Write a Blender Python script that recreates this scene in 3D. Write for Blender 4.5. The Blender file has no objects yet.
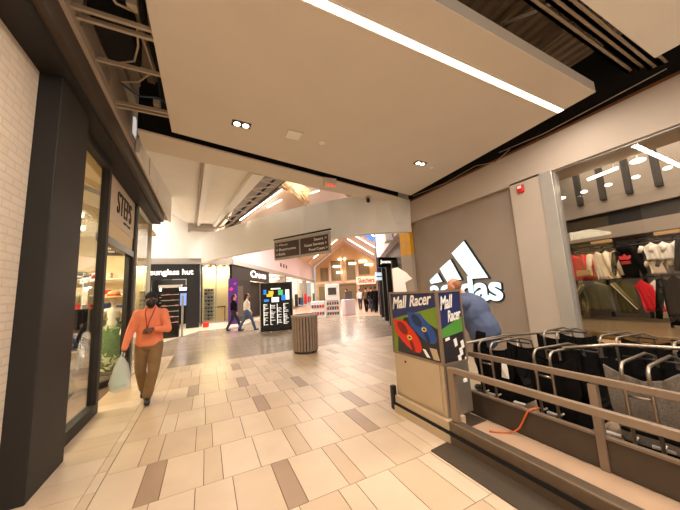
import bpy, bmesh, math, random
from mathutils import Vector as V, Matrix
random.seed(7)
R = math.radians
sc = bpy.context.scene
col = sc.collection

# ------------------------------------------------------------------ camera
cam_d = bpy.data.cameras.new('camera')
cam = bpy.data.objects.new('camera', cam_d); col.objects.link(cam)
fpx = 272.0
cam_d.sensor_width = 36.0; cam_d.lens = fpx/680*36
cam_d.clip_start = .05; cam_d.clip_end = 300
def _n(a): return V(a).normalized()
ay = _n((206-340, 299-255, fpx)); ax = V((896-340, 262-255, fpx)).normalized()
ax = (ax-ay*ax.dot(ay)).normalized(); az = ax.cross(ay)
if az.y > 0: az = -az
Mw = Matrix((ax, ay, az))
rt, dn, fw = Mw.col[0], Mw.col[1], Mw.col[2]
m = Matrix((( rt.x,-dn.x,-fw.x,0),( rt.y,-dn.y,-fw.y,0),( rt.z,-dn.z,-fw.z,1.5),(0,0,0,1)))
cam.matrix_world = m
sc.camera = cam

# ------------------------------------------------------------------ world, lights, exposure
w = bpy.data.worlds.new('world'); sc.world = w; w.use_nodes = True
w.node_tree.nodes['Background'].inputs[0].default_value = (1, .92, .84, 1)
w.node_tree.nodes['Background'].inputs[1].default_value = .5
sc.view_settings.view_transform = 'Standard'; sc.view_settings.look = 'None'
sc.view_settings.gamma = 1; sc.view_settings.use_curve_mapping = False
sc.view_settings.exposure = 0.2
WARM = (1, .9, .79); MID = (1, .9, .8); COOL = (1, .95, .9)
def area(name, loc, sx, sy, power, color, rot=(0,0,0), spread=180):
    d = bpy.data.lights.new(name, 'AREA'); d.shape = 'RECTANGLE'; d.size = sx; d.size_y = sy
    d.energy = power; d.color = color; d.spread = R(spread)
    o = bpy.data.objects.new(name, d); col.objects.link(o); o.location = loc; o.rotation_euler = rot; return o
def point(name, loc, power, color, r=.1):
    d = bpy.data.lights.new(name, 'POINT'); d.energy = power; d.color = color; d.shadow_soft_size = r
    o = bpy.data.objects.new(name, d); col.objects.link(o); o.location = loc; return o
area('light_strip_lamp', (2.1, 1.85, 3.965), 5.1, .09, 130, WARM)
area('corridor_fill', (1.9, -1.2, 3.9), 5.0, .5, 185, WARM)  # unseen fill behind the camera, added to brighten the near corridor
area('corridor_fill', (1.9, -5.0, 3.9), 5.0, .8, 170, WARM)  # second added fill, farther back and out of view
area('atrium_fill', (4.5, 15.5, 8.2), 6, 4.5, 1700, COOL)  # area light added above the sight line to brighten the atrium
area('atrium_fill', (-3, 13, 7.5), 4, 5, 700, MID)  # added unseen fill for the atrium's left side and white upper walls
area('adidas_shop_lamp', (7.0, .8, 4.3), 2.6, 5, 250, WARM)
area('steps_shop_lamp', (-3.4, 7.0, 3.3), 2.6, 4.5, 330, (1,.85,.6))
area('hut_lamp', (-1.5, 19.0, 3.2), 2, 2, 60, MID)
area('window_shop_lamp', (.5, 19.5, 3.5), 1.8, 2, 260, (1,.84,.58))

# ------------------------------------------------------------------ materials
def lin(c):
    return tuple((x/255/12.92 if x/255 <= .04045 else ((x/255+.055)/1.055)**2.4) for x in c)
MATS = {}
def mat(name, rgb, rough=.6, metal=0, var=.0, scale=6, bump=0, bscale=40, emit=0, spec=.5, trans=0, alpha=1, coat=0):
    if name in MATS: return MATS[name]
    mt = bpy.data.materials.new(name); mt.use_nodes = True
    nt = mt.node_tree; b = nt.nodes['Principled BSDF']; c = lin(rgb)
    b.inputs['Base Color'].default_value = (*c, 1); b.inputs['Roughness'].default_value = rough
    b.inputs['Metallic'].default_value = metal; b.inputs['Specular IOR Level'].default_value = spec
    b.inputs['Coat Weight'].default_value = coat
    if trans: b.inputs['Transmission Weight'].default_value = trans
    if alpha < 1: b.inputs['Alpha'].default_value = alpha
    if emit:
        b.inputs['Emission Color'].default_value = (*c, 1); b.inputs['Emission Strength'].default_value = emit
    if var or bump:
        tc = nt.nodes.new('ShaderNodeTexCoord')
    if var:
        n = nt.nodes.new('ShaderNodeTexNoise'); n.inputs['Scale'].default_value = scale; n.inputs['Detail'].default_value = 5
        nt.links.new(tc.outputs['Object'], n.inputs['Vector'])
        r = nt.nodes.new('ShaderNodeValToRGB')
        r.color_ramp.elements[0].position = .3; r.color_ramp.elements[1].position = .7
        r.color_ramp.elements[0].color = (*[x*(1-var) for x in c], 1)
        r.color_ramp.elements[1].color = (*[min(1, x*(1+var)) for x in c], 1)
        nt.links.new(n.outputs['Fac'], r.inputs['Fac']); nt.links.new(r.outputs['Color'], b.inputs['Base Color'])
    if bump:
        n2 = nt.nodes.new('ShaderNodeTexNoise'); n2.inputs['Scale'].default_value = bscale
        nt.links.new(tc.outputs['Object'], n2.inputs['Vector'])
        bp = nt.nodes.new('ShaderNodeBump'); bp.inputs['Strength'].default_value = bump; bp.inputs['Distance'].default_value = .01
        nt.links.new(n2.outputs['Fac'], bp.inputs['Height']); nt.links.new(bp.outputs['Normal'], b.inputs['Normal'])
    MATS[name] = mt; return mt
def brickmat(name, c1, c2, mortar, bw, bh, rough=.6, bump=.4, ms=.02, rot=None, swap=None):
    mt = bpy.data.materials.new(name); mt.use_nodes = True; nt = mt.node_tree; b = nt.nodes['Principled BSDF']
    tc = nt.nodes.new('ShaderNodeTexCoord'); sp = nt.nodes.new('ShaderNodeSeparateXYZ'); cb = nt.nodes.new('ShaderNodeCombineXYZ')
    nt.links.new(tc.outputs['Object'], sp.inputs[0])
    a, bb = swap or ('X', 'Y')
    nt.links.new(sp.outputs[a], cb.inputs['X']); nt.links.new(sp.outputs[bb], cb.inputs['Y'])
    mp = nt.nodes.new('ShaderNodeMapping'); nt.links.new(cb.outputs[0], mp.inputs['Vector'])
    if rot: mp.inputs['Rotation'].default_value = (0,0,rot)
    br = nt.nodes.new('ShaderNodeTexBrick'); nt.links.new(mp.outputs[0], br.inputs['Vector'])
    br.inputs['Color1'].default_value = (*lin(c1),1); br.inputs['Color2'].default_value = (*lin(c2),1); br.inputs['Mortar'].default_value = (*lin(mortar),1)
    br.inputs['Scale'].default_value = 1; br.inputs['Brick Width'].default_value = bw; br.inputs['Row Height'].default_value = bh; br.inputs['Mortar Size'].default_value = ms*bh
    nt.links.new(br.outputs['Color'], b.inputs['Base Color']); b.inputs['Roughness'].default_value = rough
    n2 = nt.nodes.new('ShaderNodeTexNoise'); n2.inputs['Scale'].default_value = 14; n2.inputs['Detail'].default_value = 6
    nt.links.new(tc.outputs['Object'], n2.inputs['Vector'])
    mx = nt.nodes.new('ShaderNodeMath'); mx.operation = 'SUBTRACT'
    nt.links.new(n2.outputs['Fac'], mx.inputs[0]); nt.links.new(br.outputs['Fac'], mx.inputs[1])
    bp = nt.nodes.new('ShaderNodeBump'); bp.inputs['Strength'].default_value = bump; bp.inputs['Distance'].default_value = .02
    nt.links.new(mx.outputs[0], bp.inputs['Height']); nt.links.new(bp.outputs['Normal'], b.inputs['Normal'])
    MATS[name] = mt; return mt
def glassmat(name, tint, refl=1.0):
    mt = bpy.data.materials.new(name); mt.use_nodes = True; nt = mt.node_tree; nt.nodes.clear()
    o = nt.nodes.new('ShaderNodeOutputMaterial'); mx = nt.nodes.new('ShaderNodeMixShader')
    t = nt.nodes.new('ShaderNodeBsdfTransparent'); g = nt.nodes.new('ShaderNodeBsdfGlossy')
    t.inputs[0].default_value = (*tint, 1); g.inputs['Roughness'].default_value = .01
    ge = nt.nodes.new('ShaderNodeNewGeometry'); dt = nt.nodes.new('ShaderNodeVectorMath'); dt.operation = 'DOT_PRODUCT'
    nt.links.new(ge.outputs['Incoming'], dt.inputs[0]); nt.links.new(ge.outputs['Normal'], dt.inputs[1])
    def mth(op, a_, b_=None):
        q = nt.nodes.new('ShaderNodeMath'); q.operation = op
        for i_, z_ in enumerate((a_, b_)):
            if z_ is None: continue
            if isinstance(z_, (int, float)): q.inputs[i_].default_value = z_
            else: nt.links.new(z_, q.inputs[i_])
        return q.outputs[0]
    k5 = mth('POWER', mth('SUBTRACT', 1.0, mth('ABSOLUTE', dt.outputs['Value'])), 5.0)
    k = mth('MULTIPLY', mth('ADD', mth('MULTIPLY', k5, .96), .04), refl)
    nt.links.new(k, mx.inputs[0])
    nt.links.new(t.outputs[0], mx.inputs[1]); nt.links.new(g.outputs[0], mx.inputs[2]); nt.links.new(mx.outputs[0], o.inputs[0])
    MATS[name] = mt; return mt

M = dict(
 ceil=mat('ceiling_paint', (216,206,192), .9, var=.02, scale=1.5),
 white=mat('white_paint', (240,237,230), .8, var=.02, scale=2),
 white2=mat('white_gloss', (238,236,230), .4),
 cream=mat('cream_wall', (232,212,170), .8, var=.04, scale=3),
 taupe=mat('taupe_wall', (150,136,122), .75, var=.03, scale=2),
 taupel=mat('taupe_light', (180,166,152), .7, var=.03, scale=2),
 bronze=mat('dark_bronze', (26,22,20), .6, var=.06, scale=5, bump=.05, bscale=60),
 bronze2=mat('bronze_beam', (74,64,56), .5, var=.05, scale=4),
 black=mat('black', (16,15,15), .5),
 gblack=mat('gloss_black', (10,10,11), .2),
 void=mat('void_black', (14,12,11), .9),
 deck=mat('roof_deck', (165,148,126), .8, var=.1, scale=3),
 steel=mat('grey_steel', (150,142,132), .4, metal=.7, var=.05, scale=8),
 silver=mat('silver_frame', (176,172,166), .35, metal=.4, var=.03, scale=5),
 chrome=mat('tube_steel', (160,148,134), .35, metal=.9),
 railm=mat('rail_metal', (140,121,102), .4, metal=.35, var=.05, scale=9),
 kick=mat('kick_panel', (78,66,54), .5, metal=.2, var=.06, scale=5),
 sill=mat('sill_metal', (104,87,70), .38, metal=.4, var=.08, scale=12),
 cab=mat('cabinet_laminate', (186,164,134), .5, var=.03, scale=4),
 orange=mat('orange_shirt', (236,136,98), .9, var=.06, scale=12, bump=.3, bscale=20),
 olivep=mat('khaki_trousers', (132,102,66), .9, var=.1, scale=10, bump=.3, bscale=18),
 skinD=mat('skin_dark', (96,62,46), .55), skinL=mat('skin_light', (214,150,120), .55),
 hairD=mat('hair_dark', (24,20,18), .8), hairG=mat('hair_brown', (150,98,66), .8, var=.2, scale=60),
 bluesh=mat('blue_shirt', (82,92,120), .9, var=.08, scale=10, bump=.3, bscale=18),
 cloth=mat('dark_cloth', (24,22,22), 1, spec=.1, var=.15, scale=20), jeans=mat('jeans', (78,98,134), .9, var=.15, scale=30),
 denim=mat('dark_jeans', (44,48,60), .9), red=mat('red', (206,44,34), .6), redf=mat('red_fabric', (206,20,32), .85, var=.12, scale=12, bump=.3, bscale=20),
 olive=mat('olive_fabric', (92,84,44), .85, var=.12, scale=12, bump=.3, bscale=20),
 beige=mat('beige_fabric', (222,202,176), .9, var=.08, scale=12, bump=.3, bscale=20),
 whitef=mat('white_fabric', (236,226,212), .9, var=.05, scale=12, bump=.3, bscale=20),
 blackf=mat('black_fabric', (17,15,14), 1, spec=.1, var=.2, scale=12, bump=.3, bscale=20),
 greyf=mat('grey_mesh_fabric', (104,94,84), .9, var=.3, scale=90),
 yellow=mat('yellow_tile', (222,164,22), .5, var=.06, scale=9),
 tan=mat('tan_wood', (184,146,98), .5, var=.1, scale=8),
 strip=mat('strip_glow', (255,222,176), .5, emit=7),
 lampw=mat('lamp_glow', (255,240,215), .5, emit=6),
 signw=mat('sign_face_lit', (214,240,252), .5, emit=.75),
 signl=mat('sign_letter_lit', (255,250,240), .5, emit=1.0),
 blue=mat('poster_navy', (36,46,98), .4), green=mat('poster_green', (112,140,40), .4), green2=mat('poster_green2', (84,150,60), .4),
 road=mat('poster_road', (44,40,44), .4), carR=mat('car_red', (214,48,30), .35), carB=mat('car_blue', (34,78,150), .35),
 carRd=mat('car_red_dark', (120,20,14), .4), carBd=mat('car_blue_dark', (18,40,86), .4), paper=mat('paper_white', (240,236,228), .7),
 gold=mat('badge_yellow', (226,196,70), .5), blotch=mat('paper_pink', (240,222,208), .8),
 alarm=mat('alarm_red', (200,24,30), .4), bin=mat('bin_slats', (146,126,110), .6, var=.1, scale=10), bind=mat('bin_dark', (58,48,42), .7),
 wirew=mat('cable_pale', (176,162,142), .6), wireb=mat('cable_blue', (40,60,90), .6), wood=mat('timber_orange', (120,74,40), .7, var=.2, scale=12),
 amber=mat('amber_wall', (222,188,142), .8, var=.05, scale=3), pinkw=mat('pink_ceiling', (226,202,184), .8),
 lilac=mat('lilac_wall', (224,208,212), .7), purple=mat('purple_poster', (84,36,120), .4), magenta=mat('magenta', (210,60,150), .4),
 straw=mat('straw', (206,150,92), .9, var=.15, scale=60), leaf=mat('leaf_print', (92,118,74), .9, var=.25, scale=30), leaf2=mat('leaf_light', (196,200,160), .9),
 mann=mat('mannequin_white', (238,228,214), .4), screen=mat('screen_blue', (140,170,240), .4, emit=.8), skyb=mat('skylight_blue', (30,120,235), .4, emit=1.2),
 glow=mat('shopfront_glow', (255,226,170), .5, emit=1.2), dsign=mat('sign_brown', (66,46,46), .5), orangec=mat('cord_orange', (206,96,40), .5),
 steelp=mat('steps_panel', (214,196,172), .5), mall_grey=mat('fascia_grey', (172,162,152), .6, var=.03, scale=3),
 shoe=mat('shoe_black', (18,16,16), .5), redl=mat('lanyard_red', (150,30,34), .7),
)
M['bag'] = mat('plastic_bag', (226,234,226), .3, alpha=.5)
M['glass'] = glassmat('clear_glass', (.93,.95,.93), 1.2)
M['glassd'] = glassmat('shop_glass', (.93,.91,.87), 1.05)
M['brickw'] = brickmat('white_brick', (216,200,182), (210,193,174), (202,184,164), .2, .067, .85, .6, .1, swap=('Y','Z'))
M['dfloor'] = brickmat('atrium_floor', (150,134,116), (166,149,130), (134,118,103), .6, .15, .2, .05, .05)
M['pfloor'] = brickmat('wing_floor', (214,182,154), (200,168,142), (170,140,118), .6, .6, .25, .05, .02, rot=.5)
M['cfloor'] = brickmat('apron_floor', (214,192,162), (222,200,170), (180,156,128), .6, .6, .3, .05, .02)
M['grout'] = mat('grout', (104,76,54), .8)
def tilem(name, c):
    return mat(name, c, .32, var=.07, scale=2.2, bump=.04, bscale=9)
TILES = [tilem('tile_a', (206,183,156)), tilem('tile_b', (199,175,147)), tilem('tile_c', (211,189,163)), tilem('tile_d', (195,170,142)), tilem('tile_dark', (160,134,110))]

# ------------------------------------------------------------------ mesh builder
class MB:
    def __init__(s): s.v = []; s.f = []; s.m = []
    def face(s, pts, mi=0):
        b = len(s.v); s.v += [V(p) for p in pts]; s.f.append(list(range(b, b+len(pts)))); s.m.append(mi); return s
    def prism(s, pts, vec, mi=0):
        b = len(s.v); n = len(pts); vec = V(vec); pts = [V(p) for p in pts]
        nm = V((0,0,0))
        for i in range(n): nm += pts[i].cross(pts[(i+1) % n])
        if nm.dot(vec) > 0: pts = pts[::-1]
        s.v += pts + [p+vec for p in pts]
        s.f.append(list(range(b, b+n))); s.f.append(list(range(b+2*n-1, b+n-1, -1)))
        for i in range(n):
            j = (i+1) % n; s.f.append([b+j, b+i, b+n+i, b+n+j])
        s.m += [mi]*(n+2); return s
    def box(s, x0, x1, y0, y1, z0, z1, mi=0):
        x0, x1 = sorted((x0, x1)); y0, y1 = sorted((y0, y1)); z0, z1 = sorted((z0, z1))
        return s.prism([(x0,y0,z0),(x1,y0,z0),(x1,y1,z0),(x0,y1,z0)], (0,0,z1-z0), mi)
    def wall(s, a, b, z0, z1, t, mi=0):        # vertical slab from a to b (xy) with thickness t to its left
        a = V((a[0],a[1],0)); b = V((b[0],b[1],0)); d = (b-a).normalized(); n = V((-d.y, d.x, 0))*t
        return s.prism([a+V((0,0,z0)), b+V((0,0,z0)), b+n+V((0,0,z0)), a+n+V((0,0,z0))], (0,0,z1-z0), mi)
    def tube(s, pts, r, seg=8, mi=0):
        pts = [V(p) for p in pts]; n = len(pts); b = len(s.v)
        rr = r if isinstance(r, (list, tuple)) else [r]*n
        up = None
        for i, p in enumerate(pts):
            t = (pts[min(i+1, n-1)]-pts[max(i-1, 0)]).normalized()
            if up is None:
                up = V((0,0,1)) if abs(t.z) < .9 else V((1,0,0))
            a = t.cross(up).normalized(); up = a.cross(t).normalized()
            for k in range(seg):
                q = 2*math.pi*k/seg; s.v.append(p+(a*math.cos(q)+up*math.sin(q))*rr[i])
        for i in range(n-1):
            for k in range(seg):
                k2 = (k+1) % seg; s.f.append([b+i*seg+k, b+i*seg+k2, b+(i+1)*seg+k2, b+(i+1)*seg+k]); s.m.append(mi)
        s.f.append([b+k for k in range(seg)][::-1]); s.f.append([b+(n-1)*seg+k for k in range(seg)]); s.m += [mi, mi]; return s
    def lathe(s, prof, c, seg=24, mi=0, sx=1, sy=1):
        b = len(s.v); c = V(c); n = len(prof)
        for r_, z in prof:
            for k in range(seg):
                q = 2*math.pi*k/seg; s.v.append(c+V((r_*math.cos(q)*sx, r_*math.sin(q)*sy, z)))
        for i in range(n-1):
            for k in range(seg):
                k2 = (k+1) % seg; s.f.append([b+i*seg+k, b+i*seg+k2, b+(i+1)*seg+k2, b+(i+1)*seg+k]); s.m.append(mi)
        s.f.append([b+k for k in range(seg)][::-1]); s.f.append([b+(n-1)*seg+k for k in range(seg)]); s.m += [mi, mi]; return s
    def ell(s, c, r, mi=0, seg=14, rings=9, rot=None):
        b = len(s.v); c = V(c); r = V(r) if not isinstance(r, (int, float)) else V((r, r, r))
        for i in range(1, rings):
            th = math.pi*i/rings
            for k in range(seg):
                q = 2*math.pi*k/seg
                p = V((r.x*math.sin(th)*math.cos(q), r.y*math.sin(th)*math.sin(q), -r.z*math.cos(th)))
                s.v.append(c+(rot @ p if rot else p))
        lo = len(s.v); p = V((0,0,-r.z)); s.v.append(c+(rot @ p if rot else p)); p = V((0,0,r.z)); s.v.append(c+(rot @ p if rot else p))
        for i in range(rings-2):
            for k in range(seg):
                k2 = (k+1) % seg; s.f.append([b+i*seg+k, b+i*seg+k2, b+(i+1)*seg+k2, b+(i+1)*seg+k]); s.m.append(mi)
        for k in range(seg):
            k2 = (k+1) % seg; s.f.append([lo, b+k2, b+k]); s.f.append([lo+1, b+(rings-2)*seg+k, b+(rings-2)*seg+k2]); s.m += [mi, mi]
        return s
    def cap(s, p, q, r0, r1, seg=12):
        p, q = V(p), V(q); d = (q-p); L = d.length
        if L < 1e-5: return s.ell(p, max(r0, r1))
        d = d.normalized(); pts = []; rr = []
        for a in (80, 60, 35, 12): pts.append(p-d*r0*math.sin(R(a))); rr.append(r0*math.cos(R(a)))
        pts.append(p+d*L*.5); rr.append((r0+r1)/2)
        for a in (-12, 35, 60, 80)[0:]:
            a = max(a, 0) if a < 0 else a
            pts.append(q+d*r1*math.sin(R(a))); rr.append(r1*math.cos(R(a)))
        return s.tube(pts, rr, seg)
    def build(s, name, mats, parent=None, smooth=False, bevel=0, loc=None):
        if not isinstance(mats, (list, tuple)): mats = [mats]
        if parent is not None: off = V(WL[parent.name])
        elif loc is not None: off = V(loc)
        else:
            xs = [p.x for p in s.v]; ys = [p.y for p in s.v]; zs = [p.z for p in s.v]
            off = V(((min(xs)+max(xs))/2, (min(ys)+max(ys))/2, min(zs)))
        me = bpy.data.meshes.new(name); me.from_pydata([p-off for p in s.v], [], s.f)
        for mt in mats: me.materials.append(mt)
        for i, p in enumerate(me.polygons): p.material_index = s.m[i]; p.use_smooth = smooth
        me.update()
        o = bpy.data.objects.new(name, me); col.objects.link(o)
        if parent is not None: o.parent = parent
        else: o.location = off
        WL[o.name] = tuple(off)
        if bevel:
            b = o.modifiers.new('bevel', 'BEVEL'); b.width = bevel; b.segments = 2; b.limit_method = 'ANGLE'
        return o
WL = {}
def empty(name, loc):
    o = bpy.data.objects.new(name, None); col.objects.link(o); o.location = loc; o.empty_display_size = .1; WL[o.name] = tuple(loc); return o
def tag(o, label, cat, group=None):
    o['label'] = label; o['category'] = cat
    if group: o['group'] = group
    return o
def thing(name, loc, label, cat, group=None): return tag(empty(name, loc), label, cat, group)
def struct(o): o['kind'] = 'structure'; return o
def kids(o): return [c for c in bpy.data.objects if c.parent == o]
def dup(o, loc, rz=0, label=None, scale=None):
    c = o.copy(); col.objects.link(c); c.location = loc; c.rotation_euler = (0,0,rz)
    if scale: c.scale = scale
    if label: c['label'] = label
    for ch in kids(o):
        d = ch.copy(); col.objects.link(d); d.parent = c
        for g in kids(ch):
            e = g.copy(); col.objects.link(e); e.parent = d
    return c
def from_obj(o, name, mats, parent, loc, fn=None, smooth=False):
    dg = bpy.context.evaluated_depsgraph_get(); dg.update()
    me = bpy.data.meshes.new_from_object(o.evaluated_get(dg))
    return me
def text(name, s, org, right, up, w_, h_, mt, parent=None, depth=.01, bold=0, shear=0, off=None, keep=False):
    cu = bpy.data.curves.new('t', 'FONT'); cu.body = s; cu.size = 1; cu.extrude = .5; cu.offset = bold; cu.shear = shear; cu.resolution_u = 4
    t = bpy.data.objects.new('t', cu); col.objects.link(t)
    bpy.context.view_layer.update()
    dg = bpy.context.evaluated_depsgraph_get()
    me = bpy.data.meshes.new_from_object(t.evaluated_get(dg))
    bpy.data.objects.remove(t); bpy.data.curves.remove(cu)
    xs = [v.co.x for v in me.vertices]; ys = [v.co.y for v in me.vertices]
    x0, x1, y0, y1 = min(xs), max(xs), min(ys), max(ys)
    org, right, up = V(org), V(right).normalized(), V(up).normalized(); n = right.cross(up)
    sx = w_/(x1-x0); sy = h_/(y1-y0)
    o_ = V(WL[parent.name]) if parent is not None else org
    for v in me.vertices:
        c = v.co.copy()
        v.co = org + right*((c.x-x0)*sx) + up*((c.y-y0)*sy) + n*((c.z+.5)*depth) - o_
    me.materials.clear(); me.materials.append(mt); me.update(); me.name = name
    o = bpy.data.objects.new(name, me); col.objects.link(o)
    if parent is not None: o.parent = parent
    else: o.location = org
    WL[o.name] = tuple(o_)
    return o
def blob(name, mb, mt, parent, voxel=.01, it=3):
    o = mb.build('tmp', mt, parent)
    rm = o.modifiers.new('r', 'REMESH'); rm.mode = 'VOXEL'; rm.voxel_size = voxel; rm.use_smooth_shade = True
    sm = o.modifiers.new('s', 'SMOOTH'); sm.factor = .5; sm.iterations = it
    bpy.context.view_layer.update()
    dg = bpy.context.evaluated_depsgraph_get()
    me = bpy.data.meshes.new_from_object(o.evaluated_get(dg)); me.materials.clear(); me.materials.append(mt)
    for p in me.polygons: p.use_smooth = True; p.material_index = 0
    wl = WL[o.name]; bpy.data.objects.remove(o)
    me.name = name; n = bpy.data.objects.new(name, me); col.objects.link(n); n.parent = parent; WL[n.name] = wl
    return n
X, Y, Z = V((1,0,0)), V((0,1,0)), V((0,0,1))

# ================================================================== FLOOR
fl = MB(); g = MB()
fl.box(-9, 14, -6, 34, -.12, -.006, 5)
DP = .045
rows = {2.115:[-.78,-.52,-.37,-.06,.22,.54,.69,1.03,1.18,1.49,1.80,1.95,2.12],
        2.72:[-.78,-.47,-.31,0,.15,.46,.78,.94,1.27,1.57,1.73,2.05,2.2],
        3.325:[-.78,-.55,-.39,-.08,.08,.40,.71,1.02,1.17,1.50,1.81,1.97,2.28,2.43],
        3.93:[-.78,-.47,-.31,.01,.33,.64,.80,1.11,1.26,1.57,1.88,2.2]}
dark = {2.115:[5], 2.72:[1,9], 3.325:[10], 3.93:[5]}
def tiles(y0, y1, xs, dk):
    for i in range(len(xs)-1):
        mi = 4 if i in dk else random.choice([0,0,1,2,2,3])
        a, b = xs[i]+.003, xs[i+1]-.003
        fl.prism([(a,y0+.003,-.006),(b,y0+.003,-.006),(b,y1-.003,-.006),(a,y1-.003,-.006)], (0,0,.006), mi)
k = -12; y0 = 2.115-.603*12
while y0 < 7.4:
    key = min(rows, key=lambda q: abs(q-y0)); xs = None
    if abs(key-y0) < .06: xs = list(rows[key]); dk = set(dark[key])
    else: xs = [-.78, -.78+random.choice([.155,.31,.22])]; dk = set()
    seq = random.randint(0, 2)
    while xs[-1] < 6.4:
        wd = .155 if seq % 3 == 1 else .31
        if wd < .2 and random.random() < .13: dk.add(len(xs)-1)
        xs.append(xs[-1]+wd); seq += 1
    tiles(y0, min(y0+.603, 7.5), xs, dk); y0 += .603
y0 = -5
while y0 < 8.8:                                    # border course by the shop
    tiles(y0, y0+.3, [-.86, -.79], ()) if False else None
    fl.prism([(-1.5,y0+.003,-.006),(-.865,y0+.003,-.006),(-.865,y0+.2975,-.006),(-1.5,y0+.2975,-.006)], (0,0,.006), random.choice([0,1,2]))
    fl.prism([(-.86,y0+.003,-.006),(-.785,y0+.003,-.006),(-.785,y0+.2975,-.006),(-.86,y0+.2975,-.006)], (0,0,.006), random.choice([1,2]))
    y0 += .3
fl.prism([(-.78,7.505,-.006),(7.6,7.505,-.006),(9.6,13.4,-.006),(7.3,15,-.006),(2.4,17.4,-.006),(1.5,15.4,-.006),(-.28,15.05,-.006),(-1.34,12.4,-.006),(-2.2,9.0,-.006),(-.78,9.0,-.006)], (0,0,.004), 6)
fl.prism([(9.6,13.4,-.006),(7.3,15,-.006),(2.6,17.6,-.006),(19,47,-.006),(30,41,-.006),(14,12,-.006)], (0,0,.005), 7)
fl.prism([(-1.5,9.05,-.006),(-.78,9.05,-.006),(-.9,8.8,-.006),(-1.5,8.8,-.006)], (0,0,.004), 8)
o = fl.build('floor', TILES+[M['grout'], M['dfloor'], M['pfloor'], M['cfloor']], loc=(0,0,0)); struct(o)
ap = MB().prism([(-8,9.0,-.0055),(-2.2,9.0,-.0055),(-1.34,12.4,-.0055),(-.28,15.05,-.0055),(1.5,15.4,-.0055),(2.4,17.4,-.0055),(4,20.5,-.0055),(-8,24,-.0055)], (0,0,.003))
struct(ap.build('floor', M['cfloor'], loc=(0,0,0)))

# ================================================================== CEILING
CZ = 4.0
pl = MB().prism([(-.48,1.45,CZ),(4.72,1.45,CZ),(4.99,5.52,CZ),(-.488,4.45,CZ)], (0,0,.15))
struct(pl.build('ceiling', M['ceil'], loc=(0,0,0)))
pl = MB().prism([(-.48,1.45,CZ),(-.48,-6,CZ),(1.6,-6,CZ),(1.6,1.45,CZ)], (0,0,.15))
struct(pl.build('ceiling', M['ceil'], loc=(0,0,0)))
pl = MB().prism([(2.6,-6,CZ),(4.67,-6,CZ),(4.66,.88,CZ),(2.6,.91,CZ)], (0,0,.13))
struct(pl.build('ceiling', M['white'], loc=(0,0,0)))
# corrugated roof deck above the opened ceiling
dk_ = MB(); yy = -1.5
prof = []
x = -1.4
while x < 5.6:
    prof += [(x, 4.93), (x+.09, 4.93), (x+.11, 4.99), (x+.16, 4.99)]; x += .18
for i in range(len(prof)-1):
    (xa, za), (xb, zb) = prof[i], prof[i+1]
    dk_.face([(xa,-6,za),(xb,-6,zb),(xb,5.9,zb),(xa,5.9,za)])
dk_.box(-1.4, 5.6, -6, 5.9, 5.0, 5.1)
struct(dk_.build('ceiling', M['deck'], loc=(0,0,0)))
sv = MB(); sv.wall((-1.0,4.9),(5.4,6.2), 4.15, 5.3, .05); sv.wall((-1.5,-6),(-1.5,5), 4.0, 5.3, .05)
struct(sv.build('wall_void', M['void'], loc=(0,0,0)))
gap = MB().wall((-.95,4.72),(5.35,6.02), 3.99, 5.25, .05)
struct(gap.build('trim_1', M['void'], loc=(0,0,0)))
# bulkhead slab across the corridor mouth
far = [(-.943,5.126),(-.012,5.306),(.845,5.424),(1.5,5.6),(2.55,5.85),(3.463,5.98),(4.67,6.17),(5.3,6.3)]
bs = MB().prism([(-.93,4.53,CZ-.02),(5.3,5.84,CZ-.02)]+[(a,b,CZ-.02) for a, b in far[::-1]], (0,0,.03))
struct(bs.build('trim_2', M['ceil'], loc=(0,0,0)))
# light strip recessed in ceiling panel
t = thing('linear_ceiling_light', (2.1,1.85,CZ-.02), 'long glowing strip light set in the near ceiling panel', 'ceiling light')
MB().prism([(-.4,1.815,CZ-.012),(4.72,1.815,CZ-.012),(4.72,1.89,CZ-.012),(-.4,1.89,CZ-.012)], (0,0,.012)).build('diffuser', M['strip'], t)
f_ = MB(); f_.box(-.42,4.72,1.80,1.815,CZ-.015,CZ); f_.box(-.42,4.72,1.89,1.905,CZ-.015,CZ); f_.build('frame', M['white2'], t)
def downlight(x, y, label, ang=0):
    t = thing('recessed_downlight', (x,y,CZ-.02), label, 'ceiling light', 'twin recessed downlights in the ceiling panel')
    c, s_ = math.cos(ang), math.sin(ang)
    def q(dx, dy, z): return (x+dx*c-dy*s_, y+dx*s_+dy*c, z)
    MB().prism([q(-.13,-.065,CZ-.012),q(.13,-.065,CZ-.012),q(.13,.065,CZ-.012),q(-.13,.065,CZ-.012)], (0,0,.012)).build('housing', M['black'], t)
    for d in (-.06, .06):
        MB().lathe([(.045,0),(.045,.012)], q(d,0,CZ-.02), 16).build('lamp', M['lampw'], t)
downlight(.435, 3.88, 'twin recessed ceiling downlight nearer the dark left storefront', .05)
downlight(3.87, 3.92, 'twin recessed ceiling downlight nearer the right wall', .05)
t = thing('access_hatch', (1.21,3.88,CZ-.006), 'small square pale access hatch flush in the ceiling panel', 'ceiling hatch')
MB().box(1.11,1.33,3.77,3.99,CZ-.008,CZ).build('lid', M['white'], t)
h = MB()
for a in ((1.10,1.11,3.76,4.0),(1.33,1.34,3.76,4.0),(1.10,1.34,3.76,3.77),(1.10,1.34,3.99,4.0)): h.box(*a, CZ-.012, CZ)
h.build('rim', M['ceil'], t)
tag(MB().lathe([(.02,0),(.045,.012),(.05,.03)], (1.72,3.92,CZ-.03), 20).build('smoke_detector', M['white2'], smooth=True), 'small round white detector beside the ceiling hatch', 'detector')
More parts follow.
